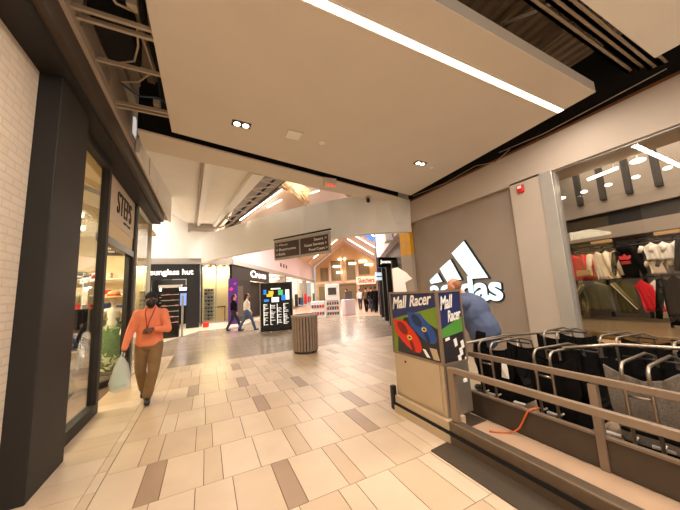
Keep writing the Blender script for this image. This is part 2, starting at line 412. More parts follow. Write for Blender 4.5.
tag(MB().lathe([(.02,0),(.04,.012),(.045,.03)], (4.25,3.99,CZ-.03), 20).build('smoke_detector', M['white2'], smooth=True), 'small round white detector beside the right twin downlight', 'detector')
b = MB(); b.box(1.6,4.72,1.443,1.449,CZ,CZ+.15); struct(b.build('trim_39', M['white2'], loc=(0,0,0)))  # front edge's brightness put into a white facing; no lamp reaches it
# joists seen in the opened ceiling, upper right
for i, (yy, zz) in enumerate([(.93,4.2),(1.03,4.22),(1.13,4.3),(1.24,4.34)]):
    b = MB(); b.box(1.4,5.3,yy,yy+.035,zz,zz+.09); b.box(1.4,5.3,yy-.03,yy+.035,zz,zz+.01)
    struct(b.build('trim_3', M['wirew'], loc=(0,0,0)))
b = MB()
for xx in (2.5,3.35,4.3): b.box(xx,xx+.04,.9,3.0,4.80,4.86)
struct(b.build('trim_4', M['deck'], loc=(0,0,0)))
tag(MB().tube([(3.55,1.2,4.62),(3.5,1.45,4.7),(3.4,1.75,4.8)], .02).build('hanging_conduit', M['white2'], smooth=True), 'pale pipe crossing the opened ceiling above the light strip panel', 'pipe')
# cross tees and cables, upper left opening
for i, yy in enumerate((2.74, 2.84, 3.32, 4.02, 4.1)):
    b = MB(); b.box(-1.06,-.47,yy,yy+.028,4.02,4.035); b.box(-1.06,-.47,yy+.012,yy+.016,4.035,4.07)
    struct(b.build('trim_5', M['wirew'], loc=(0,0,0)))
for i, (pts, r_, mk, lb) in enumerate([
  ([(-.95,2.35,4.15),(-.8,2.4,4.06),(-.72,2.6,4.05),(-.6,2.7,4.12)], .012, 'wirew', 'pale flexible conduit looping at the near end of the ceiling gap'),
  ([(-.62,2.85,4.1),(-.66,3.1,4.12),(-.74,3.35,4.14),(-.9,3.4,4.1)], .010, 'wirew', 'pale conduit bending across the middle of the ceiling gap'),
  ([(-.6,2.95,4.12),(-.57,3.4,4.12),(-.75,3.65,4.12),(-.93,3.7,4.1)], .010, 'wirew', 'pale angled conduit behind the bent one in the ceiling gap'),
  ([(-.95,3.75,4.12),(-.8,3.9,4.1),(-.6,3.88,4.12),(-.5,3.95,4.12)], .012, 'wireb', 'dark blue cable lying over the far ceiling tees'),
  ([(-.55,2.5,4.3),(-.6,3.0,4.35),(-.55,3.6,4.3),(-.6,4.4,4.3)], .03, 'void', 'thick black cable running deep in the ceiling gap'),
  ([(-.9,4.1,4.1),(-.7,4.3,4.14),(-.5,4.2,4.1)], .010, 'wirew', 'thin pale cable curling at the far end of the ceiling gap')]):
    tag(MB().tube(pts, r_).build('ceiling_cable', M[mk], smooth=True), lb, 'cable')
for (x_, y_, lb) in ((-.62,2.64,'small pale junction box on the nearest ceiling tee'),(-.62,4.02,'small pale junction box on the far ceiling tee')):
    tag(MB().box(x_-.04,x_+.04,y_-.03,y_+.05,4.10,4.17).build('junction_box', M['wirew'], bevel=.005), lb, 'junction box')
# black box added only to darken the ceiling gap
tag(MB().box(-1.04,-.72,2.95,3.6,4.25,4.6).build('duct_or_gap_filler', M['void'], bevel=.03), 'black box added to darken the left ceiling gap', 'duct')
# exit sign and camera hanging from the slab
t = thing('exit_sign', (2.42,5.18,3.78), 'small pale exit sign box with red lettering hanging under the slab', 'exit sign')
MB().box(2.27,2.57,5.15,5.21,3.78,3.99).build('housing', M['ceil'], t, bevel=.008)
text('lettering', 'EXIT', (2.32,5.149,3.79), X, Z, .2, .06, mat('exit_red', (240,60,40), .5, emit=1.0), t, depth=.004, bold=.02)
t = thing('security_camera', (3.85,5.9,3.8), 'small black dome camera under the pale slab', 'security camera')
MB().box(3.80,3.90,5.85,5.95,3.93,3.98).build('mount', M['wirew'], t)
MB().ell((3.85,5.9,3.88), (.055,.055,.075)).build('dome', M['black'], t, smooth=True)

# ================================================================== LEFT SIDE
b = MB().box(-1.75,-1.40,-6,3.19,0,3.65); struct(b.build('wall_left', M['brickw'], loc=(0,0,0)))
b = MB(); b.box(-1.72,-1.235,3.19,3.84,0,3.65); struct(b.build('trim_6', M['bronze'], loc=(0,0,0), bevel=.008))
# beam above the storefront: underside, dark face, pale lip, taupe face
b = MB(); b.box(-2.4,-1.172,-6,8.9,3.65,3.95); struct(b.build('trim_7', M['bronze'], loc=(0,0,0)))
b = MB(); b.box(-1.172,-1.10,-6,8.9,3.72,3.95); struct(b.build('trim_8', M['bronze2'], loc=(0,0,0)))
b = MB(); b.prism([(-1.30,-6,3.95),(-1.06,-6,3.95),(-1.06,-6,4.45),(-1.30,-6,4.45)], (0,10.9,0)); b.box(-1.30,-1.06,4.9,9.6,3.95,4.13); struct(b.build('trim_9', M['taupel'], loc=(0,0,0)))
tag(MB().box(-1.06,-1.05,2.95,3.75,4.04,4.22).build('patch_panel', mat('patch_grey', (150,140,128), .6), bevel=.002), 'grey rectangular patch on the taupe band above the dark storefront', 'panel')
# storefront frame and panes
def frame_window(name, a, b_, z0, z1, fr=.06, mf='bronze', mg='glass', mullions=0):
    a, b_ = V((a[0],a[1],0)), V((b_[0],b_[1],0)); d = (b_-a).normalized(); n = V((-d.y,d.x,0))*.05
    r_ = MB()
    L = (b_-a).length
    def seg(s0, s1, q0, q1):
        p, q = a+d*s0-n, a+d*s1-n
        r_.prism([p+Z*q0, q+Z*q0, q+n*2+Z*q0, p+n*2+Z*q0], (0,0,q1-q0))
    seg(0, fr, z0, z1); seg(L-fr, L, z0, z1); seg(fr, L-fr, z0, z0+fr*1.4); seg(fr, L-fr, z1-fr, z1)
    for i in range(mullions):
        c = L*(i+1)/(mullions+1); seg(c-fr/2, c+fr/2, z0+fr*1.4, z1-fr)
    o = struct(r_.build(name, M[mf], loc=tuple(a)))
    p, q = a+d*fr, a+d*(L-fr)
    gl = MB().prism([p+Z*(z0+fr*1.4), q+Z*(z0+fr*1.4), q+n*.16+Z*(z0+fr*1.4), p+n*.16+Z*(z0+fr*1.4)], (0,0,z1-z0-fr*2.4))
    gl.build('pane', M[mg], o)
    return o
frame_window('window_1', (-1.40,3.84), (-1.40,5.20), 0, 3.65, .10)
frame_window('window_2', (-2.3,5.6), (-1.47,7.12), 0, 3.65, .07)
frame_window('window_3', (-1.42,7.24), (-1.42,8.95), 0, 3.65, .015, 'silver')
b = MB(); b.box(-1.50,-1.40,7.10,7.22,0,3.65); struct(b.build('trim_10', M['bronze'], loc=(0,0,0)))
b = MB(); b.box(-1.50,-1.40,5.2,7.1,2.46,2.58); struct(b.build('trim_11', M['gblack'], loc=(0,0,0)))
t = thing('shop_sign', (-1.42,6.2,2.86), 'pale panel reading STEPS over the entrance of the left shop', 'sign')
MB().box(-1.45,-1.42,5.20,7.18,2.86,3.64).build('panel', M['steelp'], t)
tx = text('lettering', 'STEPS', (-1.419,5.82,3.09), Y, Z, .98, .40, M['black'], t, depth=.012, bold=.0)
text('small_lettering', 'NEW YORK', (-1.419,6.28,2.985), Y, Z, .5, .045, M['black'], t, depth=.006)
b = MB(); b.box(-1.46,-1.43,5.2,7.18,2.58,2.86); struct(b.build('trim_12', M['cream'], loc=(0,0,0)))
# shop interior
b = MB(); b.box(-6,-5.9,3.9,10.5,0,3.65); b.box(-6,-1.75,10.4,10.5,0,3.65); b.box(-6,-1.75,3.9,3.95,0,3.65); b.box(-6,-1.5,3.9,10.5,3.62,3.7)
struct(b.build('wall_shop', M['cream'], loc=(0,0,0)))
for j, (yy, lb) in enumerate(((9.9,'white wall shelf unit of folded goods at the back of the left shop'),(8.8,'white display shelf in the left shop behind the mannequin'))):
    t = thing('display_shelf', (-3.0-j*.6,yy,0), lb, 'shelf', )
    for k in range(5): MB().box(-3.9-j*.6,-2.1-j*.6,yy,yy+.35,.4+k*.45,.43+k*.45).build('shelf_board', M['white2'], t)
    for sx in (-3.9,-2.13): MB().box(sx-j*.6,sx+.03-j*.6,yy,yy+.35,0,2.3).build('side_panel', M['white2'], t)
    cols = ['black','beige','red','greyf','cab','blue']
    for k in range(5):
        for q in range(5):
            cx = -3.75+q*.36-j*.6; hh = random.uniform(.1,.22)
            tag(MB().box(cx,cx+.2,yy+.03,yy+.25,.43+k*.45,.43+k*.45+hh).build('folded_garment', M[random.choice(cols)], bevel=.02),
                'small folded item on a white shelf inside the left shop', 'clothing', 'folded goods on the left shop shelves')
t = thing('hanging_shop_sign', (-1.62,6.9,2.43), 'small dark sign with pale lines hung inside the left entrance', 'sign')
MB().box(-1.86,-1.52,6.9,6.93,2.47,2.72).build('board', M['dsign'], t)
text('lettering', 'Apparel >\nShoes >', (-1.83,6.898,2.53), X, Z, .26, .13, M['paper'], t, depth=.003)
MB().tube([(-1.69,6.915,2.72),(-1.69,6.915,3.6)], .006).build('rod', M['black'], t)
for (x_, y_) in ((-2.6,8.0),(-3.4,8.2),(-2.2,9.2),(-3.0,9.4)):
    tag(MB().lathe([(.05,0),(.06,.1)], (x_,y_,3.5), 12).build('spot_light', M['lampw'], smooth=True), 'small bright spotlight on the ceiling of the left shop', 'ceiling light', 'spotlights in the left shop')
t = thing('clothes_rack', (-2.7,8.3,0), 'dark rack of hanging clothes behind the straw-hatted mannequin', 'clothes rack')
MB().tube([(-3.0,8.2,0),(-3.0,8.2,1.5),(-2.2,8.4,1.5),(-2.2,8.4,0)], .015).build('rail', M['black'], t, smooth=True)
for i in range(7):
    xx = -2.95+i*.11
    tag(MB().box(xx,xx+.05,8.05+i*.02,8.45+i*.02,.55,1.42).build('hanging_garment', M[['cloth','blackf','greyf'][i % 3]], bevel=.02), 'dark garment hanging on the rack behind the mannequin', 'clothing', 'garments behind the mannequin')
# mannequin
mx, my = -1.84, 7.72
t = thing('mannequin', (mx,my,0), 'white mannequin in the left shop window', 'mannequin')
b = MB(); b.cap((mx,my,.95),(mx,my,1.33),.11,.10); b.cap((mx-.10,my,1.36),(mx+.10,my,1.36),.06,.06); b.cap((mx,my,1.38),(mx,my-.01,1.5),.045,.04); b.ell((mx,my-.02,1.59),(.07,.085,.11))
for s_ in (-1,1):
    b.cap((mx+s_*.16,my,1.36),(mx+s_*.25,my-.03,1.12),.045,.036); b.cap((mx+s_*.25,my-.03,1.12),(mx+s_*.20,my-.16,.92),.036,.025); b.cap((mx+s_*.20,my-.16,.92),(mx+s_*.19,my-.2,.84),.03,.02)
    b.cap((mx+s_*.08,my,.9),(mx+s_*.1,my,.5),.08,.055); b.cap((mx+s_*.1,my,.5),(mx+s_*.1,my,.08),.05,.03)
blob('body', b, M['mann'], t, .012)
MB().lathe([(.2,0),(.2,.02)], (mx,my,.0), 20).build('base_plate', M['silver'], t)
sk = MB(); sk.lathe([(.36,.10),(.37,.3),(.33,.6),(.25,.9),(.13,1.08),(.15,1.2)], (mx,my,0), 28, sx=.85, sy=.62); o = sk.build('dress', M['leaf'], t, smooth=True)
lv = MB()
for i in range(260):
    q = random.uniform(0,6.28); z = random.uniform(.15,1.05); rr = (.40-(z-.15)*.26)
    c = V((mx+math.cos(q)*rr*.87, my+math.sin(q)*rr*.65, z)); a = random.uniform(0,3.14)
    tn = V((-math.sin(q),math.cos(q),0)); d1 = (tn*math.cos(a)+Z*math.sin(a))*.075; d2 = (tn*-math.sin(a)+Z*math.cos(a))*.028
    lv.prism([c-d1,c+d2,c+d1,c-d2], V((math.cos(q),math.sin(q),0))*.004)
lv.build('leaf_print', M['leaf2'], o)
ht = thing('straw_hat', (mx,my,1.64), 'wide straw hat worn by the shop window mannequin', 'hat')
MB().lathe([(.26,-.03),(.25,-.01),(.12,.02),(.11,.10),(.06,.13),(.0,.135)], (mx,my-.02,1.66), 24).build('hat_shell', M['straw'], ht, smooth=True)
MB().lathe([(.122,.02),(.118,.05)], (mx,my-.02,1.66), 24).build('ribbon', M['redf'], ht, smooth=True)

# white upper walls beyond the beam
b = MB(); b.box(-1.05,-1.0,5.1,9.6,3.9,7.0); struct(b.build('wall_left', M['white'], loc=(0,0,0)))
b = MB(); b.box(-1.0,-.992,5.95,5.97,3.9,7.0); b.box(-1.062,-1.0,7.0,7.02,3.9,4.8); struct(b.build('trim_13', M['taupel'], loc=(0,0,0)))
b = MB(); b.box(-9,.62,17.25,17.45,3.75,8.6); struct(b.build('wall_back', M['white'], loc=(0,0,0)))
b = MB(); b.box(-9,1.37,17.1,17.3,3.47,3.78); struct(b.build('trim_14', M['mall_grey'], loc=(0,0,0)))
b = MB(); b.box(-.95,.53,16.9,17.3,5.32,5.72); struct(b.build('trim_15', M['mall_grey'], loc=(0,0,0)))
b = MB(); b.box(-.85,.60,17.0,17.3,3.78,5.32); struct(b.build('trim_16', M['white2'], loc=(0,0,0)))
# vaulted ceiling slab with two beams
b = MB(); b.prism([(-1.1,5.3,4.15),(1.1,5.6,4.15),(.62,17.2,5.8),(-.9,17.2,5.8),(-2.2,17.2,6.5)], (0,0,.15)); struct(b.build('ceiling', M['white'], loc=(0,0,0)))
def barbeam(name, p, q, wd, hd, mt):
    p, q = V(p), V(q); d = (q-p).normalized(); s_ = d.cross(Z).normalized()*wd/2
    return struct(MB().prism([p-s_,p+s_,p+s_+Z*hd,p-s_+Z*hd], q-p).build(name, mt, loc=(0,0,0)))
barbeam('trim_17', (.03,5.3,3.98), (-.42,17.0,5.62), .16, .14, M['white2'])
barbeam('trim_17', (-.07,5.3,4.02), (-.62,17.0,5.66), .06, .1, M['taupel'])
barbeam('trim_18', (.95,5.5,3.98), (.42,17.0,5.62), .24, .14, M['white2'])

# ================================================================== ATRIUM ROOF, TRUSS
b = MB(); b.box(-2,14,5.9,22,8.6,8.7); struct(b.build('ceiling', M['deck'], loc=(0,0,0)))
b = MB(); b.box(.62,1.4,17.25,17.45,3.75,8.6); struct(b.build('wall_back', M['deck'], loc=(0,0,0)))
t = thing('roof_truss', (2,11,4.3), 'brown steel roof truss in the atrium seen over the white band', 'truss')
TA, TB = (V((.30,11,4.1)), V((2.2,11.2,6.75))), (V((.80,11.3,4.25)), V((3.6,11.4,6.95)))
MB().tube([TA[0], TA[1]], .05, 6).build('top_chord', M['wirew'], t)
MB().tube([TB[0], TB[1]], .06, 6).build('bottom_chord', M['bronze2'], t)
MB().tube([TB[0]+V((-.15,.1,.1)), TB[1]+V((-.5,.1,.1))], .05, 6).build('bottom_chord', M['bronze'], t)
for i in range(6):
    MB().tube([TA[0].lerp(TA[1], i/6), TB[0].lerp(TB[1], (i+.5)/6)], .028, 6).build('web_bar', M['wirew'], t)
    MB().tube([TB[0].lerp(TB[1], (i+.5)/6), TA[0].lerp(TA[1], (i+1)/6)], .028, 6).build('web_bar', M['wirew'], t)
b = MB(); b.prism([(.7,13.2,4.5),(2.0,13.0,7.9),(5.5,13.2,8.3),(1.5,13.2,4.9)], (.0,.15,.12)); struct(b.build('ceiling', M['taupe'], loc=(0,0,0)))
b = MB(); b.prism([(1.08,10.1,4.15),(3.05,10.1,5.90),(3.9,10.3,5.3),(1.9,10.4,4.1)], (.1,.3,.1)); struct(b.build('ceiling', M['pinkw'], loc=(0,0,0)))
b = MB(); b.prism([(3.5,12.0,6.3),(5.3,12.0,7.3),(7.2,12.6,6.4),(5.0,12.4,5.5)], (.1,.3,.1)); struct(b.build('ceiling', M['pinkw'], loc=(0,0,0)))
b = MB(); b.prism([(2.35,9.6,5.45),(2.9,9.6,5.95),(3.7,9.7,5.5),(3.3,9.7,4.9),(2.9,9.7,5.35)], (.1,.2,.1)); struct(b.build('trim_19', M['amber'], loc=(0,0,0)))
b = MB()
for i in range(4): b.prism([(2.5+i*.24,9.5,5.55-i*.08),(2.56+i*.24,9.5,5.60-i*.08),(2.95+i*.2,9.5,5.35-i*.13),(2.9+i*.2,9.5,5.3-i*.13)], (0,-.06,0))
struct(b.build('trim_40', M['tan'], loc=(0,0,0)))
for (p, q, lb) in (((1.06,10.0,4.22),(2.97,10.0,5.87),'long glowing strip light along the edge of the pink atrium ceiling'),((2.0,9.9,4.75),(2.55,9.9,5.1),'short glowing strip light on the pink atrium ceiling'),((4.3,11.8,6.2),(4.9,11.8,6.45),'short glowing strip light just above the white band')):
    tag(MB().tube([p,q], .028, 6).build('strip_light', M['lampw']), lb, 'ceiling light')
point('atrium_truss_lamp', (3.2,9.0,5.6), 45, WARM, .15)

# curved white band
cv = [(-.2,13.4),(.30,12.0),(.87,10.96),(1.98,8.95),(2.7,7.85),(3.23,7.2),(3.8,6.6),(4.28,6.2),(4.8,5.95),(5.2,5.85)]
b = MB()
for i in range(len(cv)-1): b.wall(cv[i], cv[i+1], 3.08, 4.22, .22)
struct(b.build('trim_20', M['white'], loc=(0,0,0)))
b = MB(); b.prism([(4.75,5.9,3.3),(5.2,5.85,3.3),(5.2,5.8,3.98),(4.6,6.0,3.98)], (.1,.5,0)); struct(b.build('trim_21', M['white2'], loc=(0,0,0)))
b = MB(); b.prism([(5.15,6.6,3.35),(5.35,6.5,3.35),(4.95,7.2,1.9),(4.75,7.3,2.3)], (.1,.25,0)); 
# hanging direction sign under the band
A_, B_ = V((1.80,8.0,0)), V((2.86,6.35,0)); d_ = (B_-A_).normalized()
t = thing('directional_sign', (2.3,7.2,2.55), 'brown hanging sign with white direction text under the white band', 'sign')
sn = MB(); nn = V((-d_.y,d_.x,0))*.08
def sl(mb, s0, s1, z0, z1, o0=0, o1=1, mi=0):
    L = (B_-A_).length; p, q = A_+d_*L*s0, A_+d_*L*s1
    mb.prism([p+nn*o0+Z*z0, q+nn*o0+Z*z0, q+nn*o1+Z*z0, p+nn*o1+Z*z0], (0,0,z1-z0), mi)
sl(sn, 0, 1, 2.52, 2.58); sl(sn, 0, 1, 3.02, 3.09); sl(sn, 0, .015, 2.58, 3.02); sl(sn, .985, 1, 2.58, 3.02); sl(sn, .485, .505, 2.58, 3.02)
sn.build('frame', M['mall_grey'], t)
bd = MB(); sl(bd, .015, .485, 2.58, 3.02, .1, .9); sl(bd, .505, .985, 2.58, 3.02, .1, .9); bd.build('board', M['dsign'], t)
L = (B_-A_).length
for k, (sa, wd, s_) in enumerate(((.04,.45,'< Macys'),(.04,.75,'< Restrooms'),(.04,.35,'v Exits'),(.75,.42,'Sears >'),(.58,.74,'Guest Services >'),(.66,.6,'Food Court >'))):
    text('lettering', s_, A_+d_*L*sa-nn*.02+nn*.1+Z*(2.9-(k % 3)*.13), d_, Z, wd, .07, M['paper'], t, depth=.01)
for q_ in (.1,.9):
    p_ = A_+d_*L*q_+nn*.5; MB().tube([p_+Z*3.14, p_+V((.35,.55,3.3))], .015).build('bracket', M['black'], t)
tb = MB(); sl(tb, -.02, 1.02, 3.12, 3.16, .2, .8); tb.build('hanging_bar', M['black'], t)

# ================================================================== RIGHT SIDE
b = MB(); b.box(5.2,5.9,-6,6.3,3.33,3.93); struct(b.build('wall_right', M['taupel'], loc=(0,0,0)))
b = MB(); b.box(5.22,5.26,-6,5.9,3.93,3.985); struct(b.build('trim_22', M['wood'], loc=(0,0,0)))
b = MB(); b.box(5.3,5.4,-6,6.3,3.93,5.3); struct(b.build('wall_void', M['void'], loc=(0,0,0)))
b = MB(); b.box(5.31,5.6,3.0,5.95,0,3.36); struct(b.build('wall_right', M['taupe'], loc=(0,0,0)))
b = MB(); b.box(5.2,5.6,2.50,3.02,0,3.36); struct(b.build('trim_23', M['taupel'], loc=(0,0,0)))
b = MB(); b.box(5.17,5.36,2.30,2.50,0,3.34); struct(b.build('trim_24', M['silver'], loc=(0,0,0), bevel=.01))
b = MB(); b.box(5.2,5.6,5.95,6.4,0,2.45); struct(b.build('trim_25', M['taupel'], loc=(0,0,0)))
b = MB(); b.box(5.2,5.6,5.95,6.4,2.45,3.33); struct(b.build('trim_26', M['yellow'], loc=(0,0,0)))
b = MB(); b.box(5.19,5.2,5.95,6.4,2.86,2.875); b.box(5.19,5.2,6.17,6.18,2.45,3.33); struct(b.build('trim_27', M['amber'], loc=(0,0,0)))
# cables along the top of the right wall
for i, (pts, lb) in enumerate((
  ([(5.15,5.6,4.03),(5.17,4.5,3.97),(5.12,3.6,4.0),(5.16,3.2,3.9),(5.17,2.9,4.02)], 'loose pale cable drooping at the far top of the right wall'),
  ([(5.15,3.1,4.05),(5.13,2.3,3.98),(5.16,1.7,4.02),(5.15,.9,4.05)], 'loose pale cable along the near top of the right wall'))):
    tag(MB().tube(pts, .007).build('loose_cable', M['wirew'], smooth=True), lb, 'cable')
# fire alarm
t = thing('fire_alarm', (5.2,2.82,3.14), 'red fire alarm strobe high on the taupe column', 'fire alarm')
MB().box(5.15,5.2,2.765,2.875,3.13,3.27).build('case', M['alarm'], t, bevel=.01)
MB().box(5.135,5.15,2.79,2.85,3.20,3.25).build('lens', M['white2'], t)
# adidas sign
YN = V((0,-1,0))
t = thing('sports_brand_sign', (5.3,4.4,1.12), 'large lit three-stripe logo with adidas lettering on the taupe wall', 'sign')
bars = [[(4.22,2.50),(4.62,2.29),(4.10,1.64),(3.66,1.64)], [(4.71,2.15),(5.03,1.97),(4.84,1.64),(4.34,1.64)], [(5.15,1.87),(5.40,1.70),(5.36,1.60),(5.02,1.62)]]
bars = [[(4.23,2.49),(4.60,2.27),(4.16,1.63),(3.75,1.63)], [(4.67,2.13),(5.02,1.94),(4.84,1.63),(4.42,1.63)], [(5.12,1.84),(5.40,1.67),(5.36,1.58),(4.99,1.61)]]
for bb in bars:
    o = MB().prism([(5.275,y,z) for y, z in bb], (-.02,0,0)).build('stripe', M['signw'], t)
    cy_ = sum(p[0] for p in bb)/4; cz_ = sum(p[1] for p in bb)/4
    MB().prism([(5.31,y+(y-cy_)*.06-.02,z+(z-cz_)*.06-.0) for y, z in bb], (-.034,0,0)).build('stripe_return', M['black'], o)
o = text('lettering', 'adidas', (5.275,5.42,1.15), YN, Z, 1.94, .55, M['signw'], t, depth=.02, bold=.028)
text('lettering_return', 'adidas', (5.31,5.45,1.125), YN, Z, 1.99, .59, M['black'], t, depth=.033, bold=.045)
# shop window right
o = frame_window('window_4', (5.30,-6), (5.30,2.33), .50, 3.34, .035, 'silver', 'glassd')
b = MB(); b.box(5.22,5.9,-6,2.31,0,.50); struct(b.build('trim_28', M['tan'], loc=(0,0,0)))
# shop interior
b = MB(); b.box(8.4,8.5,-6,6.0,0,4.8); b.box(5.6,8.5,5.9,6.0,0,4.8); struct(b.build('wall_shop', M['taupe'], loc=(0,0,0)))
b = MB(); b.box(5.6,8.5,-6,6,4.7,4.8); struct(b.build('ceiling', M['bronze2'], loc=(0,0,0)))
b = MB(); b.box(5.35,6.1,-6,2.5,3.42,3.5); struct(b.build('ceiling', M['ceil'], loc=(0,0,0)))
b = MB(); b.box(8.0,8.4,-6,5.9,2.95,3.22); b.box(7.9,8.4,-6,5.9,2.35,2.62); struct(b.build('trim_29', M['taupe'], loc=(0,0,0)))
b = MB(); b.box(8.1,8.4,-6,5.9,2.62,2.95); struct(b.build('trim_30', M['bronze'], loc=(0,0,0)))
for i in range(9):
    yy = 3.7-i*.42
    t0 = tag(MB().ell((7.7,yy,3.46), (.06,.06,.03)).build('shop_spot_light', M['lampw'], smooth=True), 'round bright lamp in the row above the clothes wall of the right shop', 'ceiling light', 'lamps over the clothes wall')
b = MB()
for i in range(9): b.box(7.9,8.0,3.85-i*.42,3.95-i*.42,3.22,4.6)
struct(b.build('trim_31', M['bronze'], loc=(0,0,0)))
tag(MB().tube([(7.2,1.55,4.55),(7.2,2.9,4.0),(7.5,3.6,3.8)], .12, 12).build('duct_or_gap_filler', M['steel'], smooth=True), 'grey round duct under the ceiling of the right shop', 'duct')
t = thing('air_vent', (6.9,1.5,4.3), 'square vent grille on the ceiling of the right shop', 'vent')
MB().box(6.7,7.1,1.2,1.6,4.10,4.14).build('frame', M['ceil'], t); MB().box(6.76,7.04,1.26,1.54,4.085,4.10).build('grille', M['black'], t)
t = thing('track_light', (6.0,1.9,3.3), 'pale tube shaped track lamp just inside the right shop window', 'ceiling light')
MB().tube([(6.0,2.15,3.22),(6.0,1.75,3.26)], .025).build('tube_lamp', M['lampw'], t); MB().tube([(6.0,1.8,3.26),(6.0,1.8,3.42)], .01).build('stem', M['white2'], t)
t = thing('track_light', (6.0,1.5,3.3), 'round disc track lamp just inside the right shop window', 'ceiling light')
MB().ell((6.0,1.52,3.27), (.09,.09,.03)).build('disc_lamp', M['lampw'], t, smooth=True); MB().tube([(6.0,1.52,3.29),(6.0,1.52,3.42)], .01).build('stem', M['white2'], t)
# clothes rails
t = thing('clothes_rail', (7.7,2.4,0), 'black wall rail system holding jackets and tops in the right shop', 'clothes rack')
r_ = MB(); r_.tube([(7.68,3.9,2.12),(7.68,.4,2.12)], .018); r_.tube([(7.68,3.9,1.47),(7.68,.4,1.47)], .018); r_.box(7.9,7.94,.4,3.9,2.2,2.25); r_.build('rail', M['black'], t)
for yy in (3.5,2.9,2.3,1.7,1.1): MB().box(8.2,8.26,yy,yy+.05,.625,2.3).build('upright', M['black'], t); MB().box(7.66,8.2,yy,yy+.03,2.14,2.18).build('bracket', M['black'], t); 
for yy in (3.45,2.55,1.6): MB().box(7.6,7.72,yy,yy+.32,2.235,2.30).build('price_board', M['tan'], t)
for yy in (3.5,2.5,1.4): MB().box(7.6,7.72,yy,yy+.02,2.12,2.24).build('hook', M['black'], t)
def garment(x, yc, zt, wd, hh, mt, th=.05, sleeve=True, tilt=0, label='', group=None, logo=None, stripe=None, longs=True, hood=False, spread=.12):
    t = thing('hanging_garment', (x,yc,zt-hh), label, 'clothing', group)
    g_ = MB(); N = 10; Mz = 8; grid = []
    for side in (-1, 1):
        for i in range(Mz+1):
            tt = i/Mz; wz = wd*(.36 if i == 0 else (.9 if i == 1 else .82+.08*math.sin(tt*5+yc*7)))
            for j in range(N+1):
                s_ = j/N*2-1
                fold = .018*math.sin(j*2.1+yc*20+i*.3)*tt
                g_.v.append(V((x+side*th*.5*(1-abs(s_)**3)+fold+tilt*tt*.1, yc+s_*wz/2+tilt*tt*hh*.3, zt-hh*tt-(abs(s_)*.05 if i < 2 else 0))))
    W_ = N+1; S = (Mz+1)*W_
    for i in range(Mz):
        for j in range(N):
            a = i*W_+j; g_.f.append([a,a+1,a+W_+1,a+W_]); g_.f.append([S+a+1,S+a,S+a+W_,S+a+W_+1]); g_.m += [0,0]
    for j in range(N):
        g_.f.append([j+1,j,S+j,S+j+1]); a = Mz*W_+j; g_.f.append([a,a+1,S+a+1,S+a]); g_.m += [0,0]
    for i in range(Mz):
        a = i*W_; g_.f.append([a,a+W_,S+a+W_,S+a]); a += N; g_.f.append([a+W_,a,S+a,S+a+W_]); g_.m += [0,0]
    g_.build('body', mt, t, smooth=True)
    if sleeve:
        for s_ in (-1, 1):
            ln = hh*(.8 if longs else .35)
            p = V((x-.01,yc+s_*wd*.42,zt-.06)); q = V((x-.03,yc+s_*(wd*.5+ln*spread),zt-.06-ln))
            sv_ = MB().tube([p-(q-p)*.05, p, (p+q)/2+V((-.015,0,0)), q], ([.02,.06,.05,.042] if longs else [.015,.035,.035,.03]), 10); so = sv_.build('sleeve', mt, t, smooth=True)
            if stripe:
                off = V((-.055,0,0)); MB().tube([p+off, (p+q)/2+off*1.05, q+off*.9], .009, 6).build('sleeve_stripe', stripe, so)
    if hood: MB().ell((x-.02,yc,zt), (.07,.12,.08)).build('hood', mt, t, smooth=True)
    hk = MB().tube([(x,yc-wd*.2,zt+.01),(x,yc,zt+.05),(x,yc,zt+.09)], .005, 6); hk.build('hanger', M['black'], t)
    if logo:
        lg = MB(); c = V((x-th*.5-.035, yc, zt-hh*.42))
        for a in (-42, 0, 42):
            d = V((0, -math.sin(R(a)), math.cos(R(a)))); e = V((0, math.cos(R(a)), math.sin(R(a))))
            pts = [c+d*.02, c+d*.06+e*.032, c+d*.10+e*.028, c+d*.135, c+d*.10-e*.028, c+d*.06-e*.032]
            lg.prism(pts, (-.006,0,0))
        for k in range(3): lg.box(c.x-.006,c.x,c.y-.07,c.y+.07,c.z-.025-k*.022,c.z-.013-k*.022)
        lg.build('leaf_logo', logo, t)
    return t
G = 'tops on the upper rail of the right shop'
for i in range(3): garment(7.62+.05*i, 3.25-i*.16, 2.06, .42, .58, M['redf'], label=['bright red top nearest the silver window frame','bright red top in the middle of the three red tops','bright red top beside the cream tops'][i], group=G, tilt=-.4)
for i in range(3): garment(7.62+.04*i, 2.80-i*.13, 2.07, .30, .6, M['beige' if i < 2 else 'greyf'], label=['cream top hanging beside the red tops','cream top hanging between two others beside the red tops','grey top hanging beside the black hoodie with red logo'][i], group=G, tilt=-.5)
garment(7.62, 2.36, 2.06, .34, .58, M['blackf'], label='black hoodie with a red leaf logo on the chest', logo=mat('logo_red', (230,70,70), .6), hood=True)
for i in range(4): garment(7.6, 1.98-i*.15, 2.12-.01*i, .3, .34, M['whitef'], longs=False, label=['white tee at the left of the upper pale row','second white tee of the upper pale row','third white tee of the upper pale row','white tee at the right of the upper pale row'][i], group=G, tilt=-.3)
for i in range(3): garment(7.64, 1.95-i*.16, 1.82, .32, .3, M['greyf' if i == 1 else 'beige'], longs=False, label=['pale tee at the left of the lower row','grey tee in the middle of the lower row','pale tee at the right of the lower row'][i], group=G, tilt=-.3)
garment(7.55, 1.46, 2.14, .36, .66, M['blackf'], label='black hoodie with a white leaf logo at the right end', logo=M['whitef'], hood=True)
garment(7.66, 3.22, 1.40, .5, .62, M['olive'], label='olive track jacket partly behind the window frame', stripe=M['beige'])
garment(7.52, 2.86, 1.42, .60, .62, M['olive'], spread=.55, label='olive track jacket with cream sleeve stripes shown front on', stripe=M['beige'])
